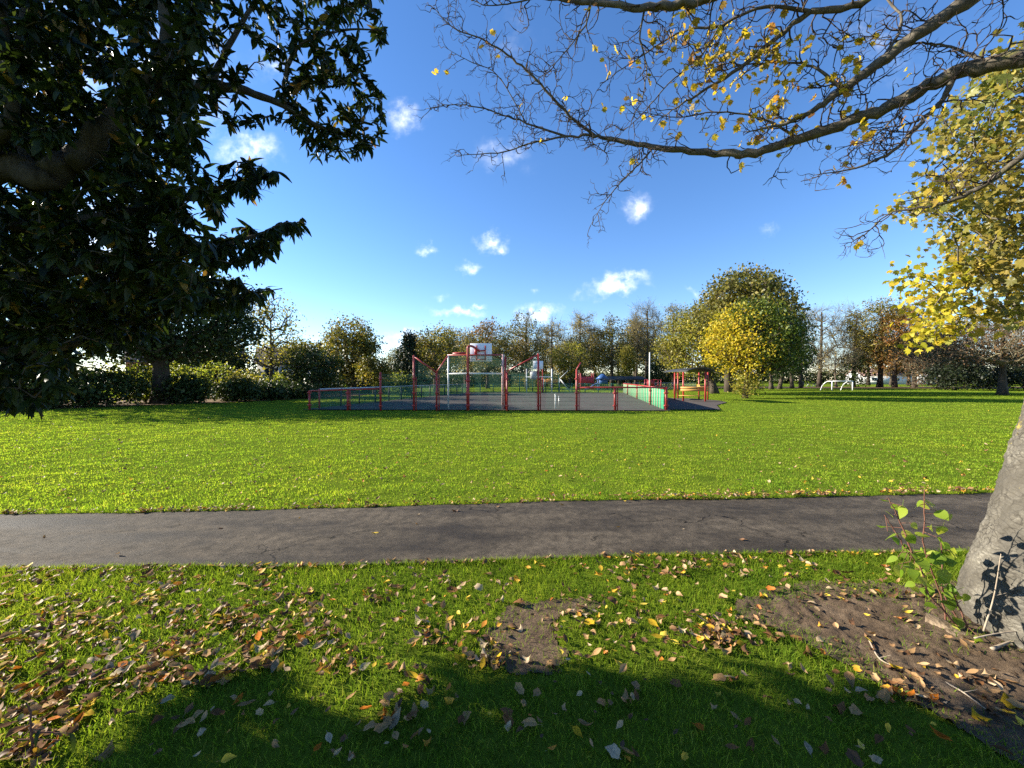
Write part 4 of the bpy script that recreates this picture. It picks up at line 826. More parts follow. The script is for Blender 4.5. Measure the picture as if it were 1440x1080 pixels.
# ------------------------------------------------------------------ houses beyond the trees
M_BRICK = None
def mk_brick():
    t = NT('brown_brick'); v = t.coord((1, 1, 1)); br = t.n('ShaderNodeTexBrick'); br.inputs['Scale'].default_value = 4.2; br.inputs['Color1'].default_value = (.15, .075, .055, 1); br.inputs['Color2'].default_value = (.21, .11, .08, 1); br.inputs['Mortar'].default_value = (.25, .23, .2, 1); br.inputs['Mortar Size'].default_value = .012
    mp = t.n('ShaderNodeMapping'); mp.inputs['Rotation'].default_value = (math.radians(90), 0, 0); t.l(v, mp.inputs[0]); t.l(mp.outputs[0], br.inputs['Vector']); col = t.mix(t.noise(v, 2, 5), br.outputs['Color'], (.12, .07, .05)); return t.done(t.bsdf(col, .9, .1, 0, br.outputs['Fac'], .3, .01))
M_BRICK = mk_brick(); M_REND = mat_paint('pale_render', (.55, .55, .54), .85, (.42, .41, .38), .58, 1.2); M_TILE = mat_bark('grey_roof_tiles', [(.3, (.06, .05, .055)), (.7, (.11, .09, .095))], 8, 1, .4, .02); M_TILER = mat_bark('red_roof_tiles', [(.3, (.26, .15, .13)), (.7, (.38, .25, .22))], 6, 1, .4, .02)
def mk_glass():
    t = NT('window_glass'); return t.done(t.bsdf((.03, .035, .04), .08, .8))
M_GLASS = mk_glass()
def house(name, label, x, y, rz, W, D, He, Hr, wall, roof, wins, chim=True):
    t = thing(name, label, 'house', (x, y, 0), rz); MB().box((0, 0, He/2), (W, D, He)).build('wall', wall, t); o = .35; g = MB()
    th = .14; sl = Hr/(D/2+o)
    for s in (-1, 1):
        V = [(-W/2-o, s*(D/2+o), He-.12), (W/2+o, s*(D/2+o), He-.12), (W/2+o, 0, He-.12+Hr), (-W/2-o, 0, He-.12+Hr)]; V += [(a, b, c+th) for a, b, c in V]
        g.add(V, np.array([(3, 2, 1, 0), (4, 5, 6, 7), (0, 1, 5, 4), (1, 2, 6, 5), (3, 0, 4, 7)]))
    r = g.build('roof', roof, t); gb = MB()
    for s in (-1, 1): gb.add([(s*(W/2-.01), -D/2, He-.01), (s*(W/2-.01), D/2, He-.01), (s*(W/2-.01), 0, He+Hr*.9)], np.array([(0, 1, 2)]))
    gb.build('gable', wall, t)
    if chim: MB().box((W*.28, .2, He+Hr+.2), (.7, .6, 1.5), 0, 0, .03).build('chimney', M_BRICK, r)
    for (wx, wz, ww, wh) in wins:
        f = MB()
        for a, b, c, d in ((0, wh/2, ww+.12, .1), (0, -wh/2, ww+.16, .12), (-ww/2, 0, .09, wh-.1), (ww/2, 0, .09, wh-.1), (0, 0, .06, wh-.1)): f.box((wx+a, -D/2-.03, wz+b), (c, .1, d))
        fo = f.build('window', M_WHITE, t); MB().box((wx, -D/2-.006, wz), (ww-.05, .03, wh-.05)).build('pane', M_GLASS, fo)
    return t
house('pale_house', 'white rendered house with a grey roof behind the thin yellow-green tree', -28.5, 52, .5, 9, 7, 3.6, 2.2, M_REND, M_TILE, [(-3, 2.5, 1.5, 1.2), (0, 2.5, 1.2, 1.2), (2.8, 2.5, 1.4, 1.2)])
house('brick_house', 'brown brick house half hidden behind the thick black trunk', -39, 47, .6, 10, 7, 3.6, 2.2, M_BRICK, M_TILE, [(-3, 2.5, 1.2, 1.1), (3, 2.5, 1.2, 1.1)])
house('far_house', 'distant pale house with a pinkish roof seen through the right trees', 137, 145, -.2, 16, 9, 3.2, 3.0, M_REND, M_TILER, [(-4, 1.8, 1.6, 1.2), (3, 1.8, 1.6, 1.2)])
house('far_house', 'distant white house low behind the rusty beech', 160, 150, .1, 14, 8, 4.2, 2.4, M_REND, M_TILE, [(-4, 2.4, 1.6, 1.2), (3, 2.4, 1.6, 1.2)])
# ------------------------------------------------------------------ the dark evergreen tree close at left
M_BARKD = mat_bark('dark_mossy_bark', [(.3, (.035, .03, .022)), (.6, (.09, .078, .06)), (.8, (.14, .125, .10))], 14, .4, .7, .012)
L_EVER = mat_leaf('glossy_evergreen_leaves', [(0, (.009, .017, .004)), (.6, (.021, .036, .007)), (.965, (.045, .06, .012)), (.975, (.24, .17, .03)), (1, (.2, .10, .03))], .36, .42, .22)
def lance(w, curl, n=6):
    V = []; ys = np.linspace(0, 1, n)
    for y in ys:
        x = w*math.sin(math.pi*min(1, y*.93+.04))**.8*(1-.25*y)
        for c in (-1, 0, 1): V.append((c*x, y, -curl*y*y+(.16*x if c else 0)))
    return np.array(V), [np.array([(i*3+k, i*3+k+1, i*3+4+k, i*3+3+k) for i in range(n-1) for k in (0, 1)])]
LA, LB = lance(.20, .25), lance(.17, .5)
rng = np.random.default_rng(314)
t = thing('evergreen_tree', 'dark leafy evergreen tree with long leaves, close by at the left edge', 'tree', (-4.1, 1.75, 0)); base = np.array([-4.1, 1.75, 0])
limbs = [
 ([(-4.1, 1.75, 1.6), (-4.0, 1.95, 2.3), P(-25, 238, 2.45), P(55, 250, 2.5), P(108, 226, 2.55), P(155, 180, 2.6), P(200, 142, 2.65), P(240, 126, 2.7), P(300, 122, 2.8), P(350, 132, 2.85), P(400, 150, 2.9), P(440, 176, 2.95), P(490, 192, 3), P(535, 208, 3.0)], [.15, .12, .095, .085, .076, .064, .05, .044, .034, .028, .022, .016, .010, .005]),
 ([P(200, 142, 2.65), P(236, 80, 2.6), P(240, 0, 2.6), P(246, -90, 2.65), P(280, -180, 2.7)], [.045, .036, .032, .026, .015]),
 ([P(402, 150, 2.9), P(406, 105, 2.85), P(420, 72, 2.85), P(452, 56, 2.85), P(495, 46, 2.9), P(545, 48, 2.95)], [.02, .016, .013, .01, .007, .004]),
 ([(-4.0, 1.9, 2.0), P(-60, 400, 2.3), P(60, 390, 2.5), P(180, 365, 2.7), P(300, 348, 2.9), P(380, 326, 3.0), P(432, 316, 3.05)], [.07, .055, .04, .03, .02, .01, .004]),
 ([P(-25, 300, 2.3), P(60, 320, 2.6), P(200, 296, 2.8), P(300, 268, 2.9), P(388, 246, 3)], [.06, .045, .028, .015, .004]),
 ([(-4.0, 1.9, 1.7), P(-40, 500, 2.4), P(80, 490, 2.7), P(180, 455, 2.9), P(290, 425, 3.0), P(398, 406, 3.05)], [.06, .045, .03, .02, .012, .004]),
 ([P(-60, 480, 2.3), P(-10, 530, 2.3), P(35, 560, 2.2), P(60, 585, 2.15)], [.04, .02, .01, .004]),
 ([P(-30, 238, 2.45), P(20, 170, 2.3), P(12, 80, 2.3), P(5, -60, 2.3)], [.05, .035, .028, .02]), ([P(40, 250, 2.5), P(28, 160, 2.5), P(32, 60, 2.5), P(60, -70, 2.6)], [.03, .018, .014, .01]),
 ([P(300, 122, 2.8), P(330, 60, 2.9), P(370, 0, 3), P(420, -70, 3.1)], [.025, .018, .013, .008]),
 ([(-4.1, 1.75, 1.9), (-4.7, 2.1, 2.6), (-5.2, 2.5, 3.2), (-5.5, 2.6, 4)], [.1, .07, .05, .02]), ([(-4.1, 1.75, 1.9), (-4.2, 1.2, 3), (-4.0, .8, 4), (-3.6, .6, 5)], [.12, .09, .06, .02])]
lm = MB(); nodes = []
for pts_, rr in limbs:
    c = catmull(pts_, 5); r = np.interp(np.linspace(0, len(rr)-1, len(c)), np.arange(len(rr)), rr); wob = rng.normal(0, .17, c.shape)*r[:, None]; c = c+wob
    lm.tube(c-base, r, 9, wob=.05, rng=rng); nodes += list(c)
lm.build('limbs', M_BARKD, t, smooth=True)
tz = np.array([-.1, 0, .3, .9, 1.6, 2.0]); MB().tube(np.stack([tz*.03, tz*.05, tz], 1), [.42, .36, .27, .23, .21, .18], 14, wob=.04, rng=rng).build('trunk', M_BARKD, t, smooth=True)
att, kind = [], []
def fill_poly(poly, n, d0, d1, kd, gap=0.0, gs=.02):
    p = np.array(poly, float); c = 0
    while c < n:
        q = rng.uniform(p.min(0), p.max(0)); d = rng.uniform(d0, d1)
        if not inpoly(q[0], q[1], poly): continue
        w = P(q[0], q[1], d)
        if d < 2.72 and inpoly(q[0], q[1], [(-60, 195), (60, 210), (140, 155), (172, 145), (180, 170), (160, 225), (100, 275), (-60, 280)]): continue
        if gap and mnoise.noise(Vector(w*2.6)) < -.55+gap: continue
        att.append(w); kind.append(kd); c += 1
POLY_M = [(-80, -70), (310, -70), (300, 40), (300, 125), (285, 190), (292, 262), (318, 300), (300, 332), (318, 378), (292, 415), (255, 432), (170, 440), (130, 500), (90, 520), (-80, 540)]
fill_poly(POLY_M, 1480, 2.05, 3.35, 0, .15); fill_poly([(-60, 90), (150, 60), (270, 60), (270, 150), (190, 250), (90, 290), (-60, 290)], 230, 2.78, 3.35, 0); fill_poly([(-80, 150), (220, 200), (280, 420), (160, 430), (100, 500), (-80, 520)], 420, 2.2, 3.2, 0)
fill_poly([(300, -70), (520, -50), (562, 42), (528, 96), (520, 110), (430, 120), (400, 90), (330, 125), (300, 120)], 230, 2.6, 3.2, 1, .22)
fill_poly([(395, 100), (525, 105), (540, 140), (540, 205), (505, 225), (470, 252), (445, 225), (420, 185), (385, 165)], 130, 2.7, 3.15, 1, .22)
fill_poly([(300, 125), (400, 160), (395, 180), (345, 190), (300, 170)], 16, 2.7, 3.1, 1); fill_poly([(285, 235), (350, 228), (392, 242), (384, 262), (330, 282), (285, 290)], 48, 2.7, 3.1, 2)
fill_poly([(300, 318), (392, 312), (432, 314), (420, 330), (388, 350), (378, 370), (300, 376)], 64, 2.7, 3.15, 2); fill_poly([(260, 385), (390, 404), (372, 424), (310, 432), (250, 440)], 50, 2.7, 3.15, 2)
fill_poly([(-60, 500), (105, 505), (98, 548), (60, 560), (30, 572), (-60, 580)], 60, 2.0, 2.6, 2); fill_poly([(130, 420), (255, 430), (215, 470), (130, 500)], 60, 2.6, 3.4, 2, .2)
for k in range(620): # the rest of the crown, beyond the picture
    v = rnd_dirs(rng, 1)[0]*rng.random()**.4; w = np.array([-4.75, 2.15, 3.4])+v*np.array([1.35, 1.25, 1.75])
    if w[2] < 1.55 or (w[0]/max(w[1], .1) > -1.3 and w[1] > .5) or np.linalg.norm(w[:2]) < 1.6: continue
    att.append(w); kind.append(0)
for k in range(2800): # unseen crown added over and behind the camera to block sky light
    w = np.array([rng.uniform(-5.2, 3.2), rng.uniform(-3.6, 2.2), rng.uniform(2.5, 6.3)])
    if (w[1] > -.3 and w[2]-CAMH < 1.12*w[1]+.55) or mnoise.noise(Vector(w*.9)) < -.1: continue
    att.append(w); kind.append(0)
dx_, dy_ = -SUN[0]/SUN[2], SUN[1]/SUN[2]; nsk = 0 # unseen low boughs, added sunward so their shade follows this foreground edge
while nsk < 1000:
    qx = rng.uniform(200, 1480); edge = np.interp(qx, [200, 240, 330, 420, 450, 550, 600, 700, 760, 1000, 1200, 1440], [1060, 1005, 955, 945, 1015, 1020, 995, 960, 945, 968, 958, 1025]); dm = CAMH*F/(edge-HY)
    ds = dm-.05-rng.random()**1.3*.95; z = rng.uniform(.85, 3.5); w = np.array([(qx-CX)/F*max(dm-.1, 1.5)-dx_*z, ds+dy_*z, z])
    if not (-7.2 < w[0] < -3.3) or w[0]/w[1] > -1.40: nsk += .02; continue
    att.append(w); kind.append(3); nsk += 1
att = np.array(att); kind = np.array(kind); st_n = len(nodes); arr0 = np.array(nodes)
# nearest attachment to the limbs and to twigs already grown
order = np.argsort(np.array([np.min(np.linalg.norm(arr0-a, axis=1)) for a in att])); pool = np.zeros((st_n+len(att)*3, 3)); pool[:st_n] = arr0; cnt = st_n; S0, S1, RR0, RR1 = [], [], [], []; tips, tdir, tk = [], [], []
for k in order:
    a = att[k]; dd = np.linalg.norm(pool[:cnt]-a, axis=1); j = int(np.argmin(dd)); p0 = pool[j].copy(); L = dd[j]; mid = (p0+a)/2+np.array([0, 0, .12*L])+rng.normal(0, .06*L, 3); r = min(.012, .0028+.006*L)
    S0 += [p0, mid]; S1 += [mid, a]; RR0 += [r*1.3, r]; RR1 += [r, .0022]; pool[cnt] = mid; pool[cnt+1] = a; cnt += 2; tips.append(a); d_ = a-mid; tdir.append(d_/(np.linalg.norm(d_)+1e-6)); tk.append(kind[k])
tw = MB(); tw.segs(np.array(S0)-base, np.array(S1)-base, RR0, RR1, 5); tw.build('twigs', M_BARKD, t)
tips, tdir, tk = np.array(tips)-base, np.array(tdir), np.array(tk); lf = MB()
for kd, K, droop, size, tpl in ((0, 12, .28, .073, LA), (1, 9, .05, .064, LA), (2, 11, .62, .078, LB), (3, 9, .3, .088, LA)):
    m = tk == kd; n = m.sum()*K; c = np.repeat(tips[m], K, 0); D = np.repeat(tdir[m], K, 0); c = c-D*rng.random((n, 1))*.09; A = D*.55+rnd_dirs(rng, n)*.85; A[:, 2] -= droop; N = rnd_dirs(rng, n)*.6; N[:, 2] += .8
    lf.inst(*tpl, c, A, N, size*np.exp(rng.normal(0, .2, n)), 0)
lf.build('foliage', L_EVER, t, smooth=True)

# ------------------------------------------------------------------ the big bare-limbed tree at right
def mk_greybark():
    t = NT('smooth_grey_bark'); v = t.coord(); a = t.noise(t.coord((1, 1, .6)), 4.5, 8, .68, .5); fine = t.noise(t.coord((1, 1, 2.2)), 34, 5, .7, .3)
    wv = t.n('ShaderNodeTexWave', wave_type='BANDS', bands_direction='Z'); wv.inputs['Scale'].default_value = 3.2; wv.inputs['Distortion'].default_value = 9; wv.inputs['Detail'].default_value = 4; wv.inputs['Detail Scale'].default_value = 1.6; t.l(v, wv.inputs['Vector'])
    col = t.ramp(a, [(.40, (.055, .047, .036)), (.48, (.125, .112, .09)), (.60, (.215, .197, .16))]); col = t.mix(t.ramp(fine, [(.42, (.8, .8, .8)), (.6, (0, 0, 0))]), col, (.09, .08, .064)); col = t.mix(t.ramp(wv.outputs['Fac'], [(.0, (.55, .55, .55)), (.3, (0, 0, 0))]), col, (.10, .09, .072))
    vc = t.n('ShaderNodeTexVoronoi', feature='DISTANCE_TO_EDGE'); vc.inputs['Scale'].default_value = 13; wv2 = t.n('ShaderNodeVectorMath', operation='ADD'); nz_ = t.n('ShaderNodeTexNoise'); nz_.inputs['Scale'].default_value = 5; nz_.inputs['Detail'].default_value = 6; t.l(v, nz_.inputs['Vector']); sc_ = t.n('ShaderNodeVectorMath', operation='SCALE'); sc_.inputs['Scale'].default_value = .35; t.l(nz_.outputs['Color'], sc_.inputs[0]); t.l(t.coord((1, 1, 1.9)), wv2.inputs[0]); t.l(sc_.outputs[0], wv2.inputs[1]); t.l(wv2.outputs[0], vc.inputs['Vector'])
    crk = t.ramp(vc.outputs['Distance'], [(0, (1, 1, 1)), (.10, (0, 0, 0))]); gate = t.ramp(t.noise(v, 2.6, 5, .7), [(.38, (0, 0, 0)), (.5, (1, 1, 1))]); col = t.mix(t.mix(1.0, crk, gate, 'MULTIPLY'), col, (.035, .03, .024))
    pl = t.ramp(t.noise(v, 2.1, 6, .75), [(.42, (0, 0, 0)), (.56, (.8, .8, .8))]); col = t.mix(pl, col, (.075, .067, .054))
    li = t.noise(v, 9, 6, .7); g = t.n('ShaderNodeSeparateXYZ'); t.l(v, g.inputs[0]); mr = t.n('ShaderNodeMapRange'); t.l(g.outputs[2], mr.inputs[0]); mr.inputs[1].default_value = .9; mr.inputs[2].default_value = 1.9; mr.inputs[3].default_value = 0; mr.inputs[4].default_value = .15
    sm = t.n('ShaderNodeMath', operation='ADD'); t.l(li, sm.inputs[0]); t.l(mr.outputs[0], sm.inputs[1]); col = t.mix(t.ramp(sm.outputs[0], [(.70, (0, 0, 0)), (.78, (.8, .8, .8))]), col, (.33, .26, .05))
    ad = t.n('ShaderNodeMath', operation='ADD'); t.l(a, ad.inputs[0]); t.l(fine, ad.inputs[1]); return t.done(t.bsdf(col, .85, .2, 0, ad.outputs[0], .75, .018))
M_GREYB = mk_greybark()
M_LIMB = mat_bark('grey_brown_limb_bark', [(.3, (.06, .05, .038)), (.6, (.14, .12, .092)), (.8, (.25, .225, .17))], 16, .6, .8, .012, ((.19, .17, .06), .62))
M_TW2 = mat_bark('dark_twig_bark', [(.3, (.04, .028, .022)), (.7, (.09, .068, .055))], 20, .5, .3, .004)
rng = np.random.default_rng(2718); BX, BY = 3.60, 2.45
t = thing('sycamore_tree', 'large grey trunked tree at the right edge with bare reaching limbs and few yellow leaves', 'tree', (BX, BY, 0)); base = np.array([BX, BY, 0])
rows = [(-.12, .02, .54), (0, .01, .515), (.08, .0, .52), (.2, .015, .525), (.4, .05, .50), (.65, .12, .47), (.95, .19, .45), (1.3, .28, .435), (1.65, .37, .42), (2.2, .50, .37), (2.9, .62, .34), (3.6, .70, .30), (4.3, .78, .25), (5.2, .95, .2), (6.2, 1.0, .14)]
zz = np.array([r[0] for r in rows]); zf = np.concatenate([np.linspace(-.12, 2, 150), np.linspace(2.08, 6.2, 30)]); xf = np.interp(zf, zz, [r[1] for r in rows]); rf_ = np.interp(zf, zz, [r[2] for r in rows]); nn = 190; a = np.arange(nn)*2*math.pi/nn
fl = sum(w*np.exp(-((np.angle(np.exp(1j*(a-c))))/s_)**2) for c, w, s_ in ((math.radians(250), .12, .42), (math.radians(300), .2, .35), (math.radians(30), .2, .4), (math.radians(95), .15, .4)))
V = []
for z, x, r in zip(zf, xf, rf_):
    bump = .035*(fbm(np.cos(a)*2.2+5, np.sin(a)*2.2+z*1.6, 71, 4)-.5)+.014*(fbm(np.cos(a)*9+5, np.sin(a)*9+z*7, 72, 3)-.5)+.024*np.maximum(fbm(np.cos(a)*16+5, np.sin(a)*16+z*34, 73, 3)-.5, -.1)
    rr = r+fl*math.exp(-max(z, 0)/.17)*.7+bump+.05*fl*math.exp(-z/.8); V.append(np.stack([x+rr*np.cos(a), rr*np.sin(a)*.95, np.full(nn, z)], 1))
k = np.arange(nn); mb = MB(); mb.add(np.concatenate(V), [np.concatenate([np.stack([i*nn+k, i*nn+(k+1) % nn, (i+1)*nn+(k+1) % nn, (i+1)*nn+k], 1) for i in range(len(zf)-1)])]); mb.build('trunk', M_GREYB, t, smooth=True)
# pale worn root running out toward the camera side
M_ROOT = mat_bark('pale_worn_root', [(.35, (.10, .07, .045)), (.52, (.24, .175, .115)), (.7, (.36, .28, .19))], 22, .4, .9, .012)
rt = MB()
def root(pp, h0, h1, w0, w1, m=26, n=22):
    c = catmull([np.array([*G(*q), 0.0]) for q in pp], m//(len(pp)-1))-base; m = len(c); V = []; T = np.gradient(c, axis=0); T /= np.linalg.norm(T, axis=1)[:, None]
    for i in range(m):
        f = i/(m-1); h = h0+(h1-h0)*f; w_ = w0+(w1-w0)*f; a = np.linspace(-1, 1, n); S = np.array([-T[i][1], T[i][0], 0]); nz_ = fbm(a*1.6+2, i*.16+a*0, 91, 4)-.5; prof = np.sqrt(np.clip(1-np.abs(a)**2.2, 0, 1)); z = h*prof*(1+.28*nz_)-.02; off = a*w_*(1+.25*(fbm(a*0+i*.3, a*0+3, 92)-.5))
        V.append(c[i]*[1, 1, 0]+S*off[:, None]+np.array([0, 0, 1])*z[:, None])
    V = np.concatenate(V); k = np.arange(n-1); rt.add(V, [np.concatenate([np.stack([i*n+k, i*n+k+1, (i+1)*n+k+1, (i+1)*n+k], 1) for i in range(m-1)])])
root([(1306, 876), (1335, 886), (1362, 902), (1392, 930)], .085, .0, .05, .11)
rt.build('root', M_ROOT, t, smooth=True)
LIMBS = [
 ([(BX+.68, BY, 3.4), (BX+.8, 3.1, 4.1), P(1500, 78, 3.7), P(1440, 86, 3.85), P(1385, 94, 4.0), P(1310, 120, 4.25), P(1250, 150, 4.5), P(1190, 173, 4.75), P(1120, 197, 5.0), P(1050, 218, 5.25), P(980, 215, 5.5), P(915, 208, 5.7), P(860, 198, 5.9), P(830, 194, 6.0), P(795, 195, 6.1), P(750, 203, 6.25), P(700, 217, 6.4), P(640, 220, 6.6)], [.16, .13, .105, .095, .088, .08, .076, .072, .066, .058, .05, .042, .034, .024, .018, .014, .01, .005]),
 ([(BX+.75, BY+.1, 4.2), P(1470, -80, 3.7), P(1363, 0, 4.0), P(1293, 48, 4.2), P(1234, 90, 4.4), P(1182, 130, 4.6), P(1140, 158, 4.75), P(1095, 178, 4.9), P(1045, 188, 5.0)], [.13, .10, .082, .072, .064, .052, .036, .02, .006]),
 ([(BX+.6, BY+.2, 5.0), P(1300, -170, 3.8), P(1110, -60, 4.1), P(1000, 0, 4.35), P(950, 12, 4.5), P(890, 15, 4.6), P(830, 8, 4.75), P(760, 1, 4.9), P(690, -20, 5.1)], [.10, .085, .07, .058, .052, .044, .034, .022, .01]),
 ([P(1300, -170, 3.8), P(1219, 0, 4.3), P(1138, 22, 4.5), P(1090, 58, 4.7), P(1027, 107, 4.9), P(962, 146, 5.1), P(930, 168, 5.3)], [.06, .042, .036, .03, .024, .014, .005]),
 ([P(1338, 108, 4.15), P(1322, 140, 4.2), P(1298, 168, 4.3), P(1252, 214, 4.4), P(1200, 238, 4.6), P(1142, 248, 4.7)], [.034, .03, .026, .02, .012, .004]),
 ([(BX+.7, BY+.2, 3.5), P(1500, 168, 3.6), P(1440, 214, 3.8), P(1372, 268, 4.1), P(1310, 290, 4.3), P(1252, 300, 4.5), P(1205, 338, 4.6)], [.07, .05, .036, .026, .017, .009, .004]),
 ([P(795, 194, 6.1), P(740, 176, 6.2), P(690, 158, 6.3), P(640, 150, 6.4), P(600, 156, 6.5)], [.02, .015, .012, .008, .004]),
 ([P(838, 195, 6.0), P(800, 165, 5.9), P(760, 122, 5.8), P(720, 86, 5.75), P(678, 60, 5.7), P(640, 45, 5.7), P(608, 14, 5.7)], [.028, .022, .02, .016, .012, .008, .004]),
 ([P(918, 209, 5.7), P(900, 230, 5.6), P(878, 252, 5.5), P(850, 285, 5.4), P(830, 318, 5.35)], [.016, .013, .01, .007, .003]),
 ([P(830, 8, 4.75), P(822, 40, 4.8), P(790, 82, 4.9), P(760, 112, 5.0)], [.014, .01, .007, .003]), ([P(905, 15, 4.6), P(898, 60, 4.7), P(908, 95, 4.8), P(902, 140, 4.85), P(888, 168, 4.9)], [.014, .012, .009, .006, .003]),
 ([P(1138, 22, 4.5), P(1070, 15, 4.6), P(1010, 40, 4.8), P(950, 52, 5.0), P(890, 90, 5.2), P(860, 110, 5.3)], [.026, .02, .017, .013, .008, .004]), ([P(1182, 130, 4.6), P(1140, 98, 4.7), P(1090, 92, 4.9), P(1030, 98, 5.0), P(985, 120, 5.1)], [.022, .016, .013, .008, .004]),
 ([P(1310, 120, 4.25), P(1285, 128, 4.2), P(1255, 168, 4.3), P(1222, 196, 4.4), P(1188, 208, 4.5)], [.018, .014, .011, .007, .003]), ([P(1234, 90, 4.4), P(1262, 40, 4.4), P(1240, 0, 4.5), P(1200, -40, 4.6)], [.02, .016, .012, .008]),
 ([P(1385, 94, 4.0), P(1330, 70, 4.2), P(1290, 66, 4.35), P(1240, 60, 4.5)], [.02, .014, .01, .005]), ([P(740, 176, 6.2), P(700, 110, 6.2), P(660, 90, 6.2), P(625, 70, 6.2)], [.011, .008, .006, .003]),
 ([P(1010, 40, 4.8), P(985, 80, 4.85), P(940, 120, 4.9), P(900, 165, 5.0), P(872, 190, 5.0)], [.013, .011, .009, .006, .003]), ([P(1120, 197, 5.0), P(1070, 170, 5.2), P(1010, 160, 5.4), P(950, 168, 5.6), P(900, 160, 5.7)], [.02, .015, .011, .008, .004]), ([P(760, 1, 4.9), P(720, 10, 4.9), P(680, 12, 4.9), P(640, -10, 5.0)], [.012, .009, .006, .003])]
lm = MB(); S0, S1, R0, R1 = [], [], [], []; tipsY, tipd = [], []
def rot(v, ax, an):
    ax = ax/np.linalg.norm(ax); return v*math.cos(an)+np.cross(ax, v)*math.sin(an)+ax*np.dot(ax, v)*(1-math.cos(an))
def grow(p, d, L, r, lev):
    step = .04+.02*(lev < 2); n = max(3, int(L/step)); side = 1 if rng.random() < .5 else -1
    for i in range(n):
        d = d+rng.normal(0, .42, 3)+np.array([0, 0, .035]); d = d/np.linalg.norm(d); q = p+d*step*rng.uniform(.7, 1.3); f = 1-i/n*.75
        S0.append(p); S1.append(q); R0.append(r*f); R1.append(r*(1-(i+1)/n*.75)); p = q
        if lev < 3 and i > 0 and rng.random() < (.5, .42, .26)[lev]:
            side = -side; ax = np.cross(d, rnd_dirs(rng, 1)[0]); c = rot(d, ax, side*rng.uniform(.6, 1.15)); grow(p, c, L*rng.uniform(.34, .62), max(.0032, r*.7), lev+1)
    tipsY.append(p); tipd.append(d)
for pts_, rr in LIMBS:
    c = catmull(pts_, 6); r = np.interp(np.linspace(0, len(rr)-1, len(c)), np.arange(len(rr)), rr); c[6:] += rng.normal(0, .5, c[6:].shape)*np.minimum(r[6:], .018)[:, None]
    lm.tube(c-base, r*.88, 9, wob=.06, rng=rng)
    s = np.concatenate([[0], np.cumsum(np.linalg.norm(np.diff(c, axis=0), axis=1))]); q = .25 if rr[0] > .09 else .06
    while q < s[-1]:
        i = min(len(c)-2, int(np.searchsorted(s, q))); p = c[i]; T = c[i+1]-c[i]; T /= np.linalg.norm(T); u = q/s[-1]; px = CX+p[0]/max(p[1], .2)*F; py = HY-(p[2]-CAMH)/max(p[1], .2)*F
        q += rng.uniform(.04, .115)*(2.2 if r[i] > .045 else (1.3 if r[i] > .02 else 1))
        if px > 1520 or py < -140: continue
        ax = np.cross(T, rnd_dirs(rng, 1)[0]); dd = rot(T, ax, rng.uniform(.6, 1.25)); dd[2] *= .8; L = rng.uniform(.2, .85)*(1.1 if r[i] > .02 else .8)*(1-.3*u); grow(p, dd, L, min(.011, .006+r[i]*.17), 1)
    grow(c[-1], (c[-1]-c[-2])/np.linalg.norm(c[-1]-c[-2]), .35, .005, 1)
lm.build('limbs', M_LIMB, t, smooth=True); tb = MB(); tb.segs(np.array(S0)-base, np.array(S1)-base, R0, R1, 4); tb.build('twigs', M_TW2, t)
print('twig segments', len(S0), 'tips', len(tipsY))
ang = np.radians([-90, -62, -50, -20, 5, 22, 50, 68, 90, 112, 130, 158, 175, 200, 230, 242]); rad = np.array([.38, .30, .42, .34, .52, .33, .48, .36, .60, .36, .48, .33, .52, .34, .42, .30])
MAP = (np.array([(0, .5, 0)]+[(r_*math.cos(a_), .5+r_*math.sin(a_), .10*abs(math.cos(a_))-.12*(r_ > .4)) for a_, r_ in zip(ang, rad)]), [np.array([(0, 1+i, 1+(i+1) % 16) for i in range(16)])])
L_YEL = mat_leaf('yellow_autumn_leaves', [(0, (.30, .20, .03)), (.3, (.50, .34, .03)), (.75, (.62, .46, .04)), (.9, (.40, .19, .05)), (1, (.28, .14, .06))], .6, .5, .3)
tipsY, tipd = np.array(tipsY), np.array(tipd); px = CX+tipsY[:, 0]/tipsY[:, 1]*F; py = HY-(tipsY[:, 2]-CAMH)/tipsY[:, 1]*F
hot = np.exp(-(((px-1085)/95)**2+((py-125)/72)**2))*.7+np.exp(-(((px-960)/110)**2+((py-70)/70)**2))*.12+.018; sel = rng.random(len(px)) < hot; c = tipsY[sel]; K = 2; n = len(c)*K; c = np.repeat(c, K, 0)+rng.normal(0, .03, (n, 3)); A = rnd_dirs(rng, n)*.8; A[:, 2] -= .7; N = rnd_dirs(rng, n)
yl = MB(); yl.inst(*MAP, c-base, A, N, np.clip(rng.normal(.085, .02, n), .045, .12), 0); yl.build('yellow_leaves', L_YEL, t)
print('yellow', n)

# ------------------------------------------------------------------ the leafy tree behind it
L_SYC = mat_leaf('fading_green_leaves', [(0, (.08, .10, .02)), (.4, (.17, .18, .035)), (.75, (.28, .25, .055)), (.93, (.40, .32, .07)), (1, (.45, .27, .06))], .48, .45, .35, patch=[(0, (.15, .14, .03)), (1, (.34, .25, .05))], pscale=.7)
L_SYY = mat_leaf('golden_green_leaves', [(0, (.22, .22, .02)), (.5, (.40, .34, .025)), (1, (.55, .38, .04))], .45, .45, .3)
rng = np.random.default_rng(99); t = thing('maple_tree', 'leafy yellow-green tree hanging into the picture behind the big limbs', 'tree', (16.0, 10.0, 0)); base = np.array([16.0, 10.0, 0])
PL = [(1470, 30), (1425, 75), (1395, 85), (1345, 150), (1318, 160), (1312, 235), (1295, 268), (1248, 290), (1262, 312), (1335, 300), (1335, 340), (1345, 375), (1322, 392), (1290, 384), (1268, 378), (1275, 410), (1298, 440), (1288, 470), (1300, 484), (1340, 466), (1372, 440), (1420, 448), (1470, 440), (1640, 430), (1640, 30)]
att = []
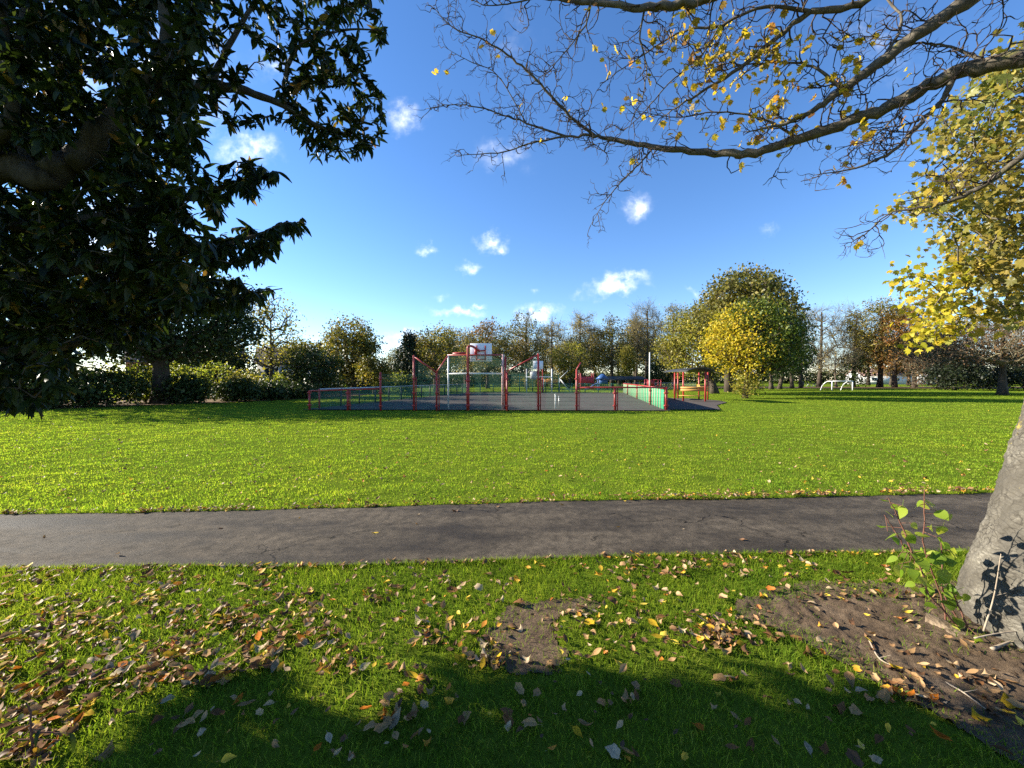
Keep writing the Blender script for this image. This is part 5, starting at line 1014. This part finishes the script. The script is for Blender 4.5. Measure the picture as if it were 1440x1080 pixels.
while len(att) < 760:
    q = rng.uniform((1245, 30), (1640, 486)); d = rng.uniform(7.6, 10.6)
    if not inpoly(q[0], q[1], PL): continue
    w_ = P(q[0], q[1], d)
    if mnoise.noise(Vector(w_*.9+np.array([3, 0, 0]))) < -.16: continue
    att.append(w_-base)
att = np.array(att); tr = np.array([(0, 0, 0), (-.05, 0, 1), (-.1, .05, 2), (-.1, 0, 3.2), (-.2, -.1, 4.5), (-.2, -.1, 6), (-.3, -.1, 7.5), (-.3, 0, 9)], float)
N, par, tips = skeleton(tr, att, rng, .1, .06, .7, 2, .45); r = pipe(par, tips, .007, .5, .16); MB().tube(tr, [.36, .3, .27, .25, .22, .17, .11, .05], 12, wob=.04, rng=rng).build('trunk', M_BARK, t, smooth=True); b = MB(); branch_mesh(b, N, par, r, len(tr)); b.build('branches', M_LIMB, t)
C = N[tips]; W = C+base; px = CX+W[:, 0]/W[:, 1]*F; py = HY-(W[:, 2]-CAMH)/W[:, 1]*F; yel = ((px < 1350) & (py > 365)) | ((px < 1300) & (py > 270) & (py < 320)); a, b2 = MB(), MB()
leaf_cloud(a, rng, C[~yel], 17, .22, .125, MAP, .5, up=.4); leaf_cloud(b2, rng, C[yel], 20, .2, .12, MAP, .6, up=.4); a.build('crown', L_SYC, t); tag(b2.build('crown', L_SYY, t), 'golden lower spray of the crown')

# ------------------------------------------------------------------ suckers and seedlings
L_SUCK = mat_leaf('fresh_green_leaves', [(0, (.13, .22, .02)), (.6, (.23, .32, .03)), (1, (.44, .44, .07))], .55, .45, .35); M_STEM = mat_bark('reddish_stem', [(.3, (.10, .04, .03)), (.7, (.18, .09, .06))], 30, .5, .2, .002)
def heart(w=.42):
    prof = [(.0, .0), (.05, .26), (.2, .42), (.42, .44), (.65, .32), (.85, .14), (1.0, .0)]; V = []
    for y, x in prof:
        for c in (-1, 0, 1): V.append((c*x*w/.42, y, .10*abs(c)*x-.22*y*y))
    m = len(V); F4 = [(i*3+k, i*3+k+1, i*3+4+k, i*3+3+k) for i in range(6) for k in (0, 1)]; V += [(-.015, 0, 0), (.015, 0, 0), (.012, -.5, .08), (-.012, -.5, .08)]; F4.append((m, m+1, m+2, m+3)); return np.array(V), [np.array(F4)]
HRT = heart()
def sapling(name, label, org, stems, leaves, size, seed, leaf, tpl=None):
    rng = np.random.default_rng(seed); org = np.array([org[0], org[1], 0.0]); t = thing(name, label, 'sapling', org); s = MB()
    for pts_ in stems: c = catmull(pts_, 5)-org; c += rng.normal(0, .0025, c.shape); s.tube(c, np.linspace(.0062, .0026, len(c)), 7)
    allc = np.concatenate([catmull(p_, 6) for p_ in stems])-org; C = np.array(leaves)-org
    for q in C:
        j = np.argmin(np.linalg.norm(allc-q, axis=1)); s.segs([allc[j]], [q], .0022, .0016, 5)
    s.build('stems', M_STEM, t, smooth=True); m = MB(); n = len(C); A = rnd_dirs(rng, n)*.7; A[:, 2] -= .35; Nn = rnd_dirs(rng, n)*.55; Nn[:, 2] += .6; Nn[:, 1] -= .35
    m.inst(*(tpl or HRT), C, A, Nn, size*rng.uniform(.7, 1.35, n)); m.build('leaves', leaf, t, smooth=True); return t
cp = lambda x, y, d=2.5: P(1180+x*.2778, 660+y*.2778, d+.10)
rng = np.random.default_rng(8)
stems = [[cp(560, 790, 2.5), cp(530, 650, 2.52), cp(440, 400, 2.5), cp(440, 250, 2.5), cp(438, 105, 2.5)], [cp(690, 905, 2.42), cp(560, 740, 2.42), cp(460, 630, 2.42), cp(425, 510, 2.44), cp(330, 380, 2.45), cp(280, 300, 2.45), cp(235, 232, 2.45)], [cp(680, 860, 2.46), cp(545, 640, 2.5), cp(530, 450, 2.52), cp(522, 345, 2.55)], [cp(385, 450, 2.46), cp(330, 300, 2.5), cp(255, 145, 2.5)], [cp(700, 880, 2.4), cp(640, 740, 2.4), cp(590, 640, 2.42), cp(560, 540, 2.45)]]
lv = [(225, 165), (300, 190), (320, 185), (290, 235), (235, 295), (280, 345), (450, 175), (410, 190), (460, 185), (505, 215), (545, 240), (480, 298), (525, 290), (540, 295), (390, 340), (330, 335), (365, 275), (320, 430), (310, 480), (380, 505), (410, 462), (460, 440), (540, 420), (575, 425), (520, 500), (395, 590), (460, 600), (555, 550), (505, 690), (545, 680), (600, 640), (650, 640), (585, 775), (640, 790), (720, 850), (380, 430), (430, 410), (500, 430), (560, 470), (480, 540), (520, 365), (440, 500), (350, 450), (600, 700), (620, 820), (690, 840), (560, 620), (610, 610), (420, 545)]
sapling('sucker_shoot', 'leafy green sucker shoots growing at the foot of the big grey trunk', (*cp(600, 860, 2.48)[:2],), stems, [cp(x+rng.normal(0, 5), y+rng.normal(0, 5), 2.47+rng.normal(0, .05)) for x, y in lv+[(a+rng.normal(0, 16), b+rng.normal(0, 16)) for a, b in lv if b > 330]], .068, 12, L_SUCK)
sp = lambda x, y: P(x, y, 1.68)
sapling('dark_seedling', 'small dark seedling in the bottom left corner of the grass', (sp(36, 1070)[0], 1.68), [[(sp(36, 1070)[0], 1.68, 0), sp(36, 1062), sp(37, 1035), sp(36, 1010), sp(30, 992)]], [sp(20, 1020), sp(50, 1030), sp(68, 1034), sp(92, 1036), sp(18, 1045), sp(46, 1050), sp(78, 1046), sp(58, 1058), sp(26, 1058)], .055, 13, L_EVER, LB)
# dead twigs lying on the soil
M_DEAD = mat_bark('dry_twig', [(.3, (.22, .17, .12)), (.7, (.38, .31, .23))], 30, .5, .3, .002)
for k, (a, b, c, lab) in enumerate([((1388, 890), (1402, 840), (1411, 780), 'pale dry twig leaning up against the grey trunk'), ((1375, 900), (1410, 893), (1450, 889), 'pale dry twig lying flat against the trunk foot'), ((1335, 968), (1360, 985), (1392, 1012), 'thin broken twig on the bare soil below the root'), ((1225, 905), (1240, 935), (1262, 950), 'short twig on the bare soil near the grass edge'), ((1400, 920), (1425, 912), (1450, 905), 'thicker dead stick at the right edge of the soil')]):
    o_ = G(*a) if k > 1 else None; t = thing('twig', lab, 'twig', (0, 0, 0), 0, 'dead twigs by the big trunk')
    pp = [np.array([*G(*q), .018+.01*i]) for i, q in enumerate((a, b, c))] if k > 1 else [P(*q, 2.36) for q in (a, b, c)]
    t.location = pp[0]; m = MB(); cc = catmull(pp, 6)-pp[0]; m.tube(cc, np.linspace(.0055 if k != 4 else .011, .002, len(cc)), 6); m.build('stick', M_DEAD, t); d_ = cc[7]-cc[5]; m = MB(); m.segs([cc[6]], [cc[6]+np.array([.05, -.02, .03])], .002, .001, 5); m.build('side_shoot', M_DEAD, t)
